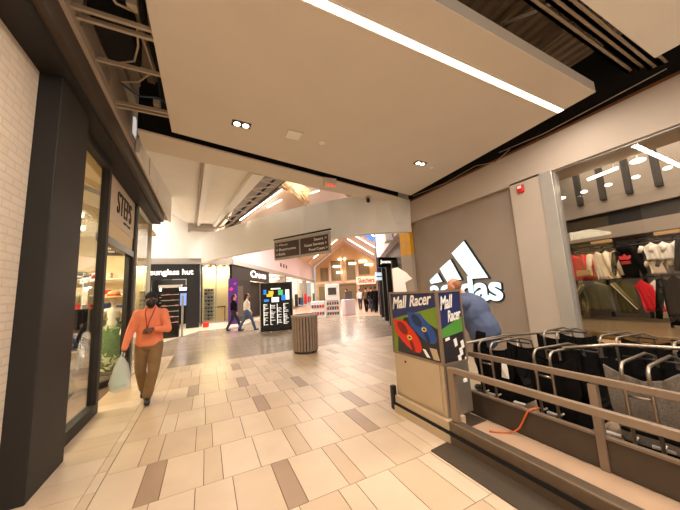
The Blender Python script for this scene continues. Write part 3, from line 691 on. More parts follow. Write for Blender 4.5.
garment(7.66, 2.48, 1.45, .34, .68, M['olive'], sleeve=False, label='olive track trousers hanging beside the track jacket', stripe=M['beige'])
garment(7.64, 2.22, 1.42, .3, .6, M['redf'], sleeve=False, label='red garment hanging between the olive trousers and the white one', tilt=-.8)
garment(7.66, 2.05, 1.40, .3, .7, M['whitef'], sleeve=False, label='white garment hanging behind the near black rack', tilt=-.2)
t = thing('wood_block_sign', (7.4,3.0,1.58), 'orange wooden block sign hung in front of the red tops', 'sign')
MB().box(7.36,7.42,2.86,3.12,1.56,1.68).build('board', M['tan'], t, bevel=.006)
MB().tube([(7.39,2.99,1.68),(7.39,2.99,2.12)], .006).build('cord', M['black'], t)
t = thing('floor_rack', (6.9,1.35,.5), 'black floor rack with black garments near the right window', 'clothes rack')
MB().tube([(6.9,1.75,.625),(6.9,1.75,1.5),(6.9,.6,1.5),(6.9,.6,.625)], .02).build('rail', M['black'], t)
for i in range(5): garment(6.88+.02*(i % 2), 1.62-i*.17, 1.47, .34, .8, M['blackf'], label=['black garment on the floor rack nearest the white one','second black garment along the near floor rack','middle black garment of the near floor rack','fourth black garment along the near floor rack','last black garment of the near floor rack'][i], group='black garments on the floor rack', sleeve=(i % 2 == 0))
b = MB().box(5.9,8.3,-4,3.2,.5,.62); tag(b.build('display_platform', mat('olive_wood', (128,106,76), .3, var=.1, scale=5), bevel=.02), 'low tan display platform under the clothes in the right shop', 'platform')
MB().box(5.9,8.3,-4,3.2,0,.5)
tag(MB().box(5.95,8.25,-3.9,3.1,.0,.5).build('platform_base', M['bronze']), 'dark base under the tan display platform in the right shop', 'platform')

# ================================================================== SHOPS ACROSS THE ATRIUM
t = thing('shopfront_portal', (-1.6,17.2,0), 'black shopfront portal reading sunglass hut', 'shopfront')
p = MB(); p.box(-2.9,-.33,17.0,17.15,2.62,3.45); p.box(-.95,-.33,17.0,17.15,0,2.62); p.box(-2.9,-2.55,17.0,17.15,0,2.62); p.build('portal', M['black'], t)
text('lettering', 'sunglass hut', (-2.62,16.995,2.78), X, Z, 1.98, .40, M['signl'], t, depth=.03, bold=.02)
p = MB(); p.box(-1.62,-1.0,16.98,17.0,2.60,2.64); p.box(-1.0,-.96,16.98,17.0,2.3,2.64); p.build('inner_frame', M['mall_grey'], t)
b = MB(); b.box(-2.9,-.2,20.4,20.5,0,3.4); b.box(-.25,-.2,17.2,20.4,0,3.4); b.box(-2.9,-2.85,17.2,20.4,0,3.4); struct(b.build('wall_shop', M['black'], loc=(0,0,0)))
t = thing('video_screen', (-1.15,18.4,1.1), 'blue lit screen inside the black portal shop', 'screen')
MB().box(-1.38,-.92,18.4,18.45,1.15,1.95).build('bezel', M['black'], t); MB().box(-1.34,-.96,18.385,18.4,1.2,1.9).build('display', M['screen'], t)
t = thing('eyewear_counter', (-1.7,18.6,0), 'white lit eyewear counter inside the black portal shop', 'counter')
MB().box(-2.4,-1.0,18.6,19.0,2.1,2.25).build('lit_header', M['lampw'], t)
for k in range(5): MB().box(-2.4,-1.5,18.7,19.0,.5+k*.3,.53+k*.3).build('shelf_board', M['white2'], t)
MB().box(-2.4,-1.5,19.0,19.03,0,2.1).build('back_panel', M['bronze'], t)
t = thing('eyewear_display_stand', (-1.36,13.6,0), 'black display stand with white header and rows of sunglasses', 'display stand')
MB().box(-1.72,-1.0,13.45,13.9,0,.5).build('base', M['gblack'], t, bevel=.01)
MB().box(-1.68,-1.04,13.62,13.72,.5,2.05).build('back_panel', M['bronze'], t)
MB().box(-1.78,-.94,13.5,13.8,2.05,2.17).build('header', M['white2'], t)
for k in range(6):
    MB().box(-1.68,-1.04,13.5,13.62,.6+k*.23,.615+k*.23).build('shelf_board', M['white2'], t)
    for q in range(4): tag(MB().box(-1.62+q*.15,-1.52+q*.15,13.52,13.58,.615+k*.23,.655+k*.23).build('sunglasses', M['black' if (q+k) % 3 else 'red'], bevel=.01), 'tiny pair of sunglasses on the black display stand', 'sunglasses', 'sunglasses on the display stand')
tag(MB().box(-.92,-.84,13.3,13.36,0,1.7).build('slim_panel', M['silver'], bevel=.01), 'slim grey upright panel beside the sunglasses display stand', 'panel')
# second shop: windows
frame_window('window_5', (-.3,17.25), (1.35,17.6), .12, 3.45, .05, 'silver', 'glass', 1)
b = MB(); b.wall((-.3,17.2),(1.4,17.55), 0, .12, .15); struct(b.build('trim_32', M['white'], loc=(0,0,0)))
b = MB(); b.box(-.2,1.9,19.6,19.7,0,3.8); b.box(-.2,1.6,17.8,19.6,3.6,3.7); struct(b.build('wall_shop', M['cream'], loc=(0,0,0)))
t = thing('shelf_tower', (.15,18.1,0), 'grey shelf tower of small goods in the lit shop window', 'shelf')
MB().box(-.1,.42,18.25,18.3,.2,2.1).build('back_panel', M['silver'], t)
for k in range(9): MB().box(-.1,.42,18.0,18.25,.25+k*.21,.27+k*.21).build('shelf_board', M['white2'], t)
for k in range(9):
    for q in range(3): tag(MB().box(-.06+q*.16,.04+q*.16,18.04,18.16,.27+k*.21,.37+k*.21).build('small_box', M[random.choice(['greyf','black','cab'])]), 'tiny grey box on the shelf tower in the lit window', 'box', 'boxes on the shelf tower')
t = thing('display_table', (.8,18.6,.1), 'dark table with stools in the lit shop window', 'table')
MB().box(.5,1.1,18.5,18.9,.95,1.0).build('table_top', M['bronze'], t)
for (x_, y_) in ((.53,18.53),(1.05,18.53),(.53,18.85),(1.05,18.85)): MB().box(x_,x_+.03,y_,y_+.03,0,.95).build('leg', M['bronze'], t)
t = thing('shopping_basket', (.02,16.7,0), 'bright red basket on the floor by the black portal', 'basket')
MB().box(-.14,.16,16.6,16.8,0,.26).build('tub', M['red'], t, bevel=.03); MB().tube([(-.1,16.7,.26),(0,16.7,.36),(.12,16.7,.26)], .01).build('handle', M['red'], t)
t = thing('banner_poster', (1.4,17.0,0), 'purple and pink standing banner poster in the lit shop window', 'poster')
MB().box(1.14,1.66,16.99,17.02,.0,2.6).build('panel', M['purple'], t)
for (x_, z_, r_) in ((1.05,.9,.13),(1.15,1.5,.15),(1.0,2.1,.12),(1.2,2.4,.08),(1.2,.6,.1)):
    MB().prism([(x_+.3-r_,16.988,z_-.13),(x_+.3,16.988,z_-r_-.1),(x_+.3+r_,16.988,z_-.1),(x_+.32,16.988,z_+r_-.1)], (0,-.004,0)).build('pink_figure', M['magenta'], t)
for i in range(4):
    tag(MB().lathe([(.06,0),(.07,.08)], (.0+i*.4,18.6+.2*(i % 2),3.45), 10).build('spot_light', M['lampw']), 'small bright spotlight on the ceiling behind the lit window', 'ceiling light', 'spotlights in the lit shop window')

# ================================================================== WING (turned 28.9 degrees)
wu = V((.483,.875,0)).normalized(); wv = V((.875,-.483,0)).normalized(); W0 = V((1.37,17.3,0))
def W(u_, v_, z_=0): return W0+wu*u_+wv*v_+Z*z_
def wbox(mb, u0, u1, v0, v1, z0, z1, mi=0): return mb.prism([W(u0,v0,z0),W(u1,v0,z0),W(u1,v1,z0),W(u0,v1,z0)], (0,0,z1-z0), mi)
b = MB(); wbox(b, 0, 34, -.2, 0, 3.75, 6.4); struct(b.build('wall_wing', M['lilac'], loc=(0,0,0)))
b = MB(); wbox(b, 0, 34, -.2, .08, 3.47, 3.75); struct(b.build('trim_33', M['mall_grey'], loc=(0,0,0)))
t = thing('wall_sign', W(1.0,0,3.9), 'tiny red sign on the pale wall above the corner shop', 'sign')
b = MB(); wbox(b, .5, 1.0, 0, .03, 4.15, 4.4); b.build('plate', M['red'], t)
for i in range(3):
    b = MB(); wbox(b, 10.8+i*1.1, 11.2+i*1.1, 0, .05, 4.3, 4.65); tag(b.build('small_window', M['dsign']), ['small dark square high on the lilac wall, nearest of three','small dark square high on the lilac wall, middle of three','small dark square high on the lilac wall, farthest of three'][i], 'window')
# dark shopfront
t = thing('dark_shopfront', W(3.5,-.1,0), 'black shopfront with white lettering on the corner of the wing', 'shopfront')
b = MB(); wbox(b, .1, 2.1, -.2, -.05, 0, 3.47); wbox(b, 2.1, 7.3, -.2, -.05, 2.6, 3.47); wbox(b, 6.4, 7.3, -.2, -.05, 0, 2.6); wbox(b, 2.1, 3.0, -.2, -.05, 0, 2.6); b.build('facade', M['black'], t)
b = MB(); wbox(b, 3.0, 6.4, -.5, -.45, 0, 2.6); b.build('recess', M['bronze'], t)
b = MB(); wbox(b, .7, 1.7, -.05, -.03, .3, 2.2); b.build('poster_board', M['bronze2'], t)
text('lettering', 'Crocs', W(3.0,-.04,2.85), wu, Z, 3.3, .5, M['signl'], t, depth=.04, bold=.02)
# other bays
for i, (u0, u1, mk) in enumerate(((7.6,12.5,'cream'),(13.1,18.5,'glow'),(19.2,25,'amber'),(25.8,33.5,'cream'))):
    b = MB(); wbox(b, u0, u1, -2.5, -2.4, 0, 3.4); struct(b.build('wall_shop', M['cream' if mk == 'glow' else mk], loc=(0,0,0)))
    b = MB(); wbox(b, u1, u1+.6, -.6, 0, 0, 3.47); struct(b.build('trim_34', M['white' if i % 2 else 'taupe'], loc=(0,0,0)))
    c = W((u0+u1)/2, -1.2, 2.8); point('bay_lamp', c, 190, WARM, .2)
    b = MB(); wbox(b, u0, u1, -2.4, 0, 3.42, 3.47); struct(b.build('ceiling', M['white'], loc=(0,0,0)))
    for q in range(6):
        b = MB(); ua = u0+.3+q*(u1-u0)/6; wbox(b, ua, ua+.5, -1.6+.7*(q % 3), -1.3+.7*(q % 3), 0, 1.0+.5*(q % 2))
        tag(b.build('shop_shelf', M[['tan','bronze','redf','greyf','jeans'][(q+i) % 5]]), ['shop display unit deep in a lit bay of the wing','shop shelf unit deep in a lit bay of the wing'][q % 2], 'shelf', 'shop units in the bays of the wing')
# gable end wall
b = MB(); b.prism([W(34,.3,0),W(34,11.7,0),W(34,11.7,6.3),W(34,5.8,10.4),W(34,.3,6.3)], wu*.3); struct(b.build('wall_gable', M['amber'], loc=(0,0,0)))
b = MB()
for va, vb, z0, z1 in ((1.2,2.6,3.6,6.0),(3.2,4.9,3.6,7.2),(6.0,7.6,3.6,7.2),(8.2,10.2,4.4,6.4),(.8,3.0,0,2.6),(3.6,7.6,0,2.8),(8.2,11.2,0,2.6)): wbox(b, 33.9, 34, va, vb, z0, z1)
struct(b.build('window_6', mat('gable_window', (132,116,84), .4), loc=(0,0,0)))
for va, z0, wh in ((4.6,7.3,'topmost'),(6.5,6.4,'right of centre'),(8.4,6.7,'far right'),(3.6,6.0,'left'),(4.2,4.9,'lowest'),(9.4,6.0,'lower right')):
    b = MB(); wbox(b, 33.6, 33.75, va, va+1.4, z0, z0+.25)
    tag(b.build('pendant_light', M['lampw']), 'long glowing lamp before the gable end wall, '+wh+' of the cluster', 'ceiling light', 'pendant lamps before the gable end wall')
b = MB(); wbox(b, 33.3, 33.5, .3, 11.7, 3.0, 3.4); wbox(b, 33.3, 33.6, 2.8, 3.2, 0, 6.8); wbox(b, 33.3, 33.6, 7.8, 8.2, 0, 7.6); wbox(b, 33.3, 33.6, 5.3, 5.6, 3, 9.5); struct(b.build('trim_35', M['pinkw'], loc=(0,0,0)))
t = thing('red_shop_sign', W(33,9.4,2.7), 'white sign with red Skechers lettering at the wing end', 'sign')
b = MB(); wbox(b, 32.9, 33.1, 7.7, 11.1, 2.6, 4.0); b.build('panel', mat('sign_white_lit', (255,226,200), .5, emit=.5), t)
text('lettering', 'Skechers', W(32.88,8.0,2.85), wv, Z, 2.9, .9, M['red'], t, depth=.05, bold=.02)
# wing roof
b = MB(); b.prism([W(1,0,6.3),W(34,0,6.3),W(34,5.8,10.4),W(1,5.8,10.4)], (0,0,.15)); struct(b.build('ceiling', M['pinkw'], loc=(0,0,0)))
b = MB(); b.prism([W(1,11.7,6.3),W(34,11.7,6.3),W(34,5.8,10.4),W(1,5.8,10.4)], (0,0,.15)); struct(b.build('ceiling', M['lilac'], loc=(0,0,0)))
for i in range(5):
    uu = 8+i*6
    b = MB(); b.prism([W(uu,.1,6.1),W(uu,5.8,10.1),W(uu,11.6,6.1),W(uu,11.6,6.3),W(uu,5.8,10.4),W(uu,.1,6.3)], wu*.25); struct(b.build('trim_36', M['pinkw'], loc=(0,0,0)))
for i, uu in enumerate((14,20,26)):
    for s_, nm in ((1,'right'),(-1,'left')):
        b = MB(); va, vb = (6.6,10.5) if s_ > 0 else (5,1.2); za, zb = 9.6, 6.9
        b.tube([W(uu,va,za),W(uu,vb,zb)], .055, 6); tag(b.build('strip_light', M['lampw']), f'glowing diagonal strip light on the {nm} slope of the wing ceiling', 'ceiling light', f'strip lights on the {nm} slope of the wing ceiling')
t0 = MB().prism([W(13,7.6,9.0),W(16.5,7.6,9.0),W(17.5,9.9,7.4),W(14,9.9,7.4)], (0,0,-.04)); tag(t0.build('blue_skylight', M['skyb']), 'bright blue lit skylight on the wing ceiling', 'skylight')
for uu in (8,18,28): area('wing_lamp', W(uu,6,6.2), 5, 4, 380, WARM)

# right facade of the wing
F0 = V((5.45,6.7,0))
def F(u_, v_, z_=0): return F0+wu*u_+wv*v_+Z*z_
def fbox(mb, u0, u1, v0, v1, z0, z1, mi=0): return mb.prism([F(u0,v0,z0),F(u1,v0,z0),F(u1,v1,z0),F(u0,v1,z0)], (0,0,z1-z0), mi)
b = MB(); fbox(b, 0, 8.6, 0, .3, 3.3, 6.6); struct(b.build('wall_wing', M['lilac'], loc=(0,0,0)))
b = MB(); fbox(b, 8.2, 8.6, -.05, .3, 0, 6.6); struct(b.build('trim_37', mat('dark_violet', (38,32,62), .5), loc=(0,0,0)))
b = MB(); wbox(b, 6, 34, 11.7, 11.9, 0, 6.6); struct(b.build('wall_wing', M['amber'], loc=(0,0,0)))
b = MB()
b.prism([F(1.0,-.05,3.2),F(1.6,-.05,3.2),F(4.6,-.05,5.8),F(3.2,-.05,5.8)], -wv*.25); struct(b.build('trim_38', M['white2'], loc=(0,0,0)))
t = thing('black_shopfront', F(5,0,0), 'black shopfront with a white lit sign right of the far shoppers', 'shopfront')
b = MB(); b.box(6.12,7.05,8.95,9.10,2.38,2.78); b.build('blade_sign', M['gblack'], t)
text('lettering', 'Journeys', (6.2,8.945,2.5), X, Z, .78, .17, M['signl'], t, depth=.01, bold=.03)
for i in range(4):
    b = MB(); fbox(b, 1.4+i*1.8, 1.7+i*1.8, -.1, .1, 0, 2.55); b.build('pilaster', M['black' if i % 2 == 0 else 'bronze'], t)
b = MB(); fbox(b, .6, 8.4, .3, .5, 0, 3.3); struct(b.build('wall_shop', M['bronze2'], loc=(0,0,0)))
t = thing('blade_sign', (8.3,11.95,2.1), 'small white lit blade sign with a dark line on the black shopfront', 'sign')
b = MB(); b.box(8.0,8.4,12.0,12.1,2.0,2.4); b.build('face', M['signw'], t); b = MB(); b.box(8.0,8.4,11.98,12.0,2.16,2.22); b.build('dark_line', M['black'], t)

# ================================================================== ATRIUM OBJECTS
# litter bin
bx, by = 2.345, 7.04
t = thing('litter_bin', (bx,by,0), 'round brown slatted litter bin standing on the pale tiles', 'litter bin')
MB().lathe([(.29,0),(.31,.03),(.31,.06)], (bx,by,0), 28).build('base', M['bind'], t)
MB().lathe([(.27,.05),(.29,.5),(.28,.9)], (bx,by,0), 28).build('liner', M['bind'], t)
sl_ = MB()
for i in range(26):
    q = 2*math.pi*i/26; c, s_ = math.cos(q), math.sin(q); tn = V((-s_,c,0))*.028; rd = V((c,s_,0))
    sl_.prism([V((bx,by,.06))+rd*.30-tn, V((bx,by,.06))+rd*.30+tn, V((bx,by,.06))+rd*.325+tn, V((bx,by,.06))+rd*.325-tn], rd*.015+Z*.84)
sl_.build('slats', M['bin'], t)
MB().lathe([(.345,.89),(.355,.91),(.355,.95),(.25,.97),(.24,.94),(.10,.93),(0.0,.93)], (bx,by,0), 28).build('rim', M['bin'], t, smooth=False)
# directory
A_, B_ = V((2.04,11.78,0)), V((3.30,11.50,0)); d_ = (B_-A_).normalized(); nn = V((-d_.y,d_.x,0)); L = (B_-A_).length
t = thing('mall_directory', (2.67,11.6,0), 'large black freestanding directory with lit map and colourful top', 'directory')
def dbox(mb, s0, s1, z0, z1, o0, o1, mi=0):
    p, q = A_+d_*s0, A_+d_*s1; return mb.prism([p+nn*o0+Z*z0,q+nn*o0+Z*z0,q+nn*o1+Z*z0,p+nn*o1+Z*z0], (0,0,z1-z0), mi)
dbox(MB(), 0, L, .02, 2.02, 0, .18).build('cabinet', M['gblack'], t, bevel=.015)
b = MB(); dbox(b, -.03, 0, 0, 2.05, -.01, .19); dbox(b, L, L+.03, 0, 2.05, -.01, .19); dbox(b, 0, L, 2.02, 2.05, -.01, .19); b.build('frame', M['silver'], t)
pn = dbox(MB(), .08, L-.08, .15, 1.92, -.012, 0).build('face', M['black'], t)
b = MB()
for (x_, z_, w2, h2, mi) in ((.12,1.55,.12,.2,0),(.25,1.45,.25,.12,1),(.33,1.55,.2,.14,1),(.72,1.5,.2,.22,2),(.85,1.28,.2,.22,0),(.14,1.25,.2,.1,0),(.45,1.22,.3,.2,3),(.42,1.75,.4,.05,3),(1.02,1.3,.16,.42,3)):
    dbox(b, x_, x_+w2, z_, z_+h2, -.02, -.012, mi)
b.build('picture', [mat('pic_blue', (40,130,220), .5, emit=.8), mat('pic_yellow', (240,190,50), .5, emit=.8), mat('pic_green', (90,190,120), .5, emit=.8), M['signl']], pn)
b = MB()
random.seed(3)
for c_ in range(4):
    for r_i in range(16):
        if random.random() < .8: dbox(b, .13+c_*.27, .13+c_*.27+random.uniform(.06,.2), 1.13-r_i*.055, 1.145-r_i*.055, -.018, -.012)
for c_ in range(4): dbox(b, .12+c_*.27, .14+c_*.27, .3, 1.15, -.018, -.012)
b.build('listing', M['signl'], pn)
# display kiosk
t = thing('white_display_tower', (6.9,15.4,0), 'tall white kiosk with a grey screen in the atrium', 'kiosk')
K = V((6.95,15.3,0)); kd = V((.93,-.36,0)).normalized(); kn = V((-kd.y,kd.x,0))
def kbox(mb, s0, s1, z0, z1, o0, o1, mi=0):
    p, q = K+kd*s0, K+kd*s1; return mb.prism([p+kn*o0+Z*z0,q+kn*o0+Z*z0,q+kn*o1+Z*z0,p+kn*o1+Z*z0], (0,0,z1-z0), mi)
kbox(MB(), -.45, .42, 0, 2.0, 0, .5).build('cabinet', M['white2'], t, bevel=.02)
kbox(MB(), -.28, .22, 1.35, 1.78, -.02, 0).build('screen', M['bronze2'], t)
b = MB()
for i in range(3): kbox(b, -.35, .32, .95-i*.35, 1.02-i*.35, -.015, 0)
b.build('shelf_line', M['mall_grey'], t)
tower = t
t = thing('white_counter', (6.4,15.2,0), 'low white counter with red and blue goods beside the tall kiosk', 'counter')
kbox(MB(), -1.35, -.52, 0, 1.0, -.15, .35).build('cabinet', M['white2'], t, bevel=.02)
for i in range(5):
    for z_ in (.62,.2):
        b = MB(); kbox(b, -1.31+i*.155, -1.19+i*.155, z_, z_+.17, -.17, -.15); b.build('goods_picture', M['redf' if (i+int(z_*10)) % 5 not in (1,3) else 'jeans'], t)
for i in range(5):
    for z_ in (.75,.45,.15):
        b = MB(); kbox(b, -.38+i*.15, -.27+i*.15, z_, z_+.16, -.02, 0); b.build('goods_picture', M[['greyf','redf','jeans','bronze2'][(i+int(z_*20)) % 4]], tower)
t = thing('kiosk_cart', (8.2,15.6,0), 'pink and white goods cart beside the far shoppers', 'cart')
MB().box(7.9,8.6,15.5,16.1,0,1.0).build('cabinet', M['lilac'], t, bevel=.03); MB().box(8.0,8.5,15.7,15.8,1.0,1.5).build('rack', M['greyf'], t)

# ================================================================== PEOPLE
def hand(mb, wr, d, n, side, s=1, curl=.5):
    """palm + five fingers; wr wrist, d pointing direction, n palm normal, side thumb side (+-1)"""
    wr, d, n = V(wr), V(d).normalized(), V(n).normalized(); a = d.cross(n).normalized()*side
    for k in (-.022,-.007,.008,.023): mb.cap(wr+a*k*.6*s, wr+d*.075*s+a*k*s, .014*s, .012*s, 8)
    for k, L_ in ((-.026,.055),(-.009,.07),(.009,.075),(.026,.068)):
        p0 = wr+d*.08*s+a*k*s; p1 = p0+(d*(1-curl*.3)+n*curl*.6).normalized()*L_*.5*s; p2 = p1+(d*(1-curl)+n*curl).normalized()*L_*.5*s
        mb.cap(p0, p1, .009*s, .0085*s, 8); mb.cap(p1, p2, .0085*s, .007*s, 8)
    p0 = wr+d*.025*s+a*.026*s; p1 = p0+(d*.6+a*.8).normalized()*.035*s; p2 = p1+(d*.9+a*.3+n*.3).normalized()*.03*s
    mb.cap(p0, p1, .012*s, .010*s, 8); mb.cap(p1, p2, .010*s, .008*s, 8)
def head(mb, c, f, s=1, up=Z):
    f = V(f).normalized(); a = f.cross(up).normalized(); rot = Matrix((a, f, up)).transposed()
    c = V(c)
    mb.ell(c+up*.02*s-f*.01*s, (.074*s,.093*s,.098*s), rot=rot); mb.ell(c-up*.045*s+f*.028*s, (.056*s,.062*s,.062*s), rot=rot)
    mb.cap(c+f*.082*s+up*.012*s, c+f*.105*s-up*.02*s, .011*s, .016*s, 8)
    for q in (-1,1): mb.ell(c+a*q*.076*s-up*.005*s, (.012*s,.022*s,.032*s), rot=rot); mb.ell(c+a*q*.03*s+f*.074*s+up*.03*s, (.022*s,.012*s,.008*s), rot=rot)
    mb.ell(c+f*.085*s-up*.05*s, (.024*s,.012*s,.008*s), rot=rot)
def eyes(c, f, parent, s=1):
    f = V(f).normalized(); a = f.cross(Z).normalized(); b = MB()
    for q in (-1,1): b.ell(V(c)+a*q*.03*s+f*.082*s+Z*.014*s, (.010*s,.006*s,.0035*s))
    b.build('eyes', M['white2'], parent, smooth=True)

# -- walking man in orange
bx, by = -.80, 5.25
t = thing('person', (bx,by,0), 'person in an orange sweatshirt and dark face mask walking toward the camera', 'person')
f = V((.12,-1,0)).normalized()
hd = V((-.775,5.2,1.53)); ch = V((-.775,5.25,1.25)); pv = V((-.785,5.27,.86))
LS, RS = V((-.61,5.25,1.325)), V((-.945,5.25,1.325))          # viewer right / viewer left shoulder
Le, Lh = V((-.535,5.16,1.07)), V((-.70,5.00,1.10))
Re, Rh = V((-1.03,5.24,1.07)), V((-1.075,5.14,.82))
hR, hL = V((-.875,5.28,.84)), V((-.695,5.26,.84))
kL, aL = V((-.705,5.16,.47)), V((-.775,5.20,.09))
kR, aR = V((-.895,5.32,.47)), V((-.875,5.52,.12))
b = MB(); head(b, hd, f, 1.02); b.cap(hd-Z*.05, ch+Z*.12, .05, .058); b.cap(ch+Z*.0, pv, .09, .10); b.cap(RS, LS, .055, .055)
b.cap(LS, Le, .05, .042); b.cap(Le, Lh, .04, .028); b.cap(RS, Re, .05, .042); b.cap(Re, Rh, .04, .028)
for h_, k_, a_ in ((hL,kL,aL),(hR,kR,aR)): b.cap(h_, k_, .085, .055); b.cap(k_, a_, .052, .035)
hand(b, Lh, (-1,-.35,-.15), (.2,.9,-.3), 1, 1, .5); hand(b, Rh, (-.05,-.15,-1), (1,.1,0), -1, 1, .8)
body = blob('body', b, M['skinD'], t, .008, 2)
eyes(hd, f, t)
b = MB(); b.lathe([(.168,-.06),(.182,-.02),(.176,.1),(.172,.25),(.172,.4),(.12,.5)], pv+Z*.03, 24, sx=1, sy=.74); b.cap(RS+V((.03,0,-.025)), LS+V((-.03,0,-.025)), .072, .072); b.cap(RS+V((.07,0,.0)), ch+Z*.15, .06, .07); b.cap(LS+V((-.07,0,.0)), ch+Z*.15, .06, .07); b.cap(ch+Z*.1, ch+Z*.19, .08, .066)
b.cap(LS, Le, .07, .058); b.cap(Le, Lh-(Lh-Le)*.1, .056, .042); b.cap(RS, Re, .07, .058); b.cap(Re, Rh-(Rh-Re)*.08, .058, .042)
blob('sweatshirt', b, M['orange'], t, .012, 3)
b = MB(); b.ell(pv, (.165,.125,.12))
for h_, k_, a_ in ((hL,kL,aL),(hR,kR,aR)): b.cap(h_, k_, .105, .078); b.cap(k_, a_+Z*.03, .076, .068)
blob('trousers', b, M['olivep'], t, .012, 3)
for a_, dd in ((aL,f),(aR,f)):
    b = MB(); b.cap(a_-Z*.045-dd*.03, a_-Z*.052+dd*.14, .045, .038); b.cap(a_, a_-Z*.03, .045, .045); blob('shoe', b, M['shoe'], t, .01, 1)
b = MB(); b.ell(hd-Z*.04+f*.05, (.072,.066,.072)); b.tube([hd+V((-.078,0,0)), hd-Z*.03+f*.08, hd+V((.078,0,0))], .006); b.build('face_mask', M['black'], t, smooth=True)
b = MB(); b.ell(hd+Z*.05-f*.015, (.085,.102,.085)); b.build('hair', M['hairD'], t, smooth=True)
b = MB(); cc = ch+Z*.02; b.tube([ch+V((-.06,-.04,.17)), ch+V((-.055,-.13,.08)), ch+V((-.03,-.155,-.05)), ch+V((-.02,-.16,-.16))], .006); b.tube([ch+V((.06,-.04,.17)), ch+V((.045,-.13,.08)), ch+V((.0,-.155,-.05)), ch+V((-.02,-.16,-.16))], .006)
b.build('lanyard', M['redl'], t, smooth=True)
b = MB(); b.box(-.82,-.775,5.08,5.095,1.03,1.10); b.build('badge', M['black'], t)
# shopping bag
bg = thing('plastic_bag', (-1.08,5.1,.27), 'full translucent white plastic bag held by the person in orange', 'bag')
b = MB(); prf = [(.02,.48),(.05,.44),(.09,.36),(.13,.24),(.155,.12),(.14,.03),(.07,.0)]
b.lathe(prf[::-1], (-1.09,5.1,.26), 20, sx=.85, sy=.7); o = b.build('bag_body', M['bag'], bg, smooth=True)
for v_ in o.data.vertices:
    v_.co += V((math.sin(v_.co.z*37+v_.co.y*20), math.cos(v_.co.z*31+v_.co.x*26), math.sin(v_.co.x*40)))*.010
b = MB(); b.tube([(-1.10,5.1,.72),(-1.085,5.12,.80),(-1.06,5.12,.78),(-1.07,5.1,.70)], .012); b.build('handle', M['bag'], bg, smooth=True)
b = MB(); b.box(-1.16,-1.03,5.03,5.16,.30,.44); tag(b.build('wrapped_goods', mat('goods_green', (170,200,180), .6), bevel=.03), 'pale green goods inside the plastic bag', 'goods')

# -- man in blue bending over the pushchairs
t = thing('person', (3.75,2.72,0), 'person in a blue shirt seen from behind, bending beside the poster box', 'person')
pv = V((3.47,2.64,.90)); ch = V((3.42,2.80,1.20)); hd = V((3.31,2.92,1.49)); f = V((-.45,.8,-.3)).normalized(); upv = (V((-.3,.3,1))).normalized()
a_ = f.cross(upv).normalized(); upv = a_.cross(f)
RS, LS = V((3.62,2.90,1.25)), V((3.24,2.72,1.25))
b = MB(); head(b, hd, f, 1.02, upv); b.cap(hd-upv*.05, ch+Z*.1, .058, .065); b.cap(ch, pv, .12, .12); b.cap(RS, LS, .06, .06)
legs = [((3.38,2.60,.84),(3.38,2.66,.46),(3.40,2.60,.14)),((3.56,2.74,.84),(3.56,2.82,.46),(3.58,2.76,.14))]
for h_, k_, q_ in legs: b.cap(h_, k_, .09, .06); b.cap(k_, q_, .055, .038)
arms = [(RS,V((3.66,3.06,1.0)),V((3.50,3.20,.9))),(LS,V((3.16,2.86,1.0)),V((3.10,3.02,.86)))]
for s0, e0, h0 in arms: b.cap(s0, e0, .052, .043); b.cap(e0, h0, .04, .028); hand(b, h0, (-.3,.5,-.7), (-.5,-.5,0), 1, 1, .5)
blob('body', b, M['skinL'], t, .009, 2)
b = MB(); b.cap(ch, pv-Z*.02+V((.02,0,0)), .20, .215); b.ell((ch+pv)/2+Z*.06, (.235,.19,.25)); b.cap(RS, LS, .10, .10); b.cap(ch+Z*.03, ch+Z*.12+V((-.06,.04,0)), .13, .085)
b.cap(pv, pv-Z*.12, .205, .19)
for s0, e0, h0 in arms: b.cap(s0, s0.lerp(e0,.75), .085, .07)
blob('shirt', b, M['bluesh'], t, .013, 4)
b = MB(); b.ell(pv-Z*.03, (.17,.15,.13))
for h_, k_, q_ in legs: b.cap(h_, k_, .11, .085); b.cap(k_, q_, .08, .07)
blob('trousers', b, M['cloth'], t, .014, 2)
for h_, k_, q_ in legs:
    q = V(q_); b = MB(); b.cap(q-Z*.09-V((0,.03,0)), q-Z*.1+V((-.05,.13,0)), .045, .04); blob('shoe', b, M['shoe'], t, .012, 1)
b = MB(); rot = Matrix((a_, f, upv)).transposed(); b.ell(hd+upv*.012-f*.022, (.080,.092,.092), rot=rot); b.build('hair', M['hairG'], t, smooth=True)

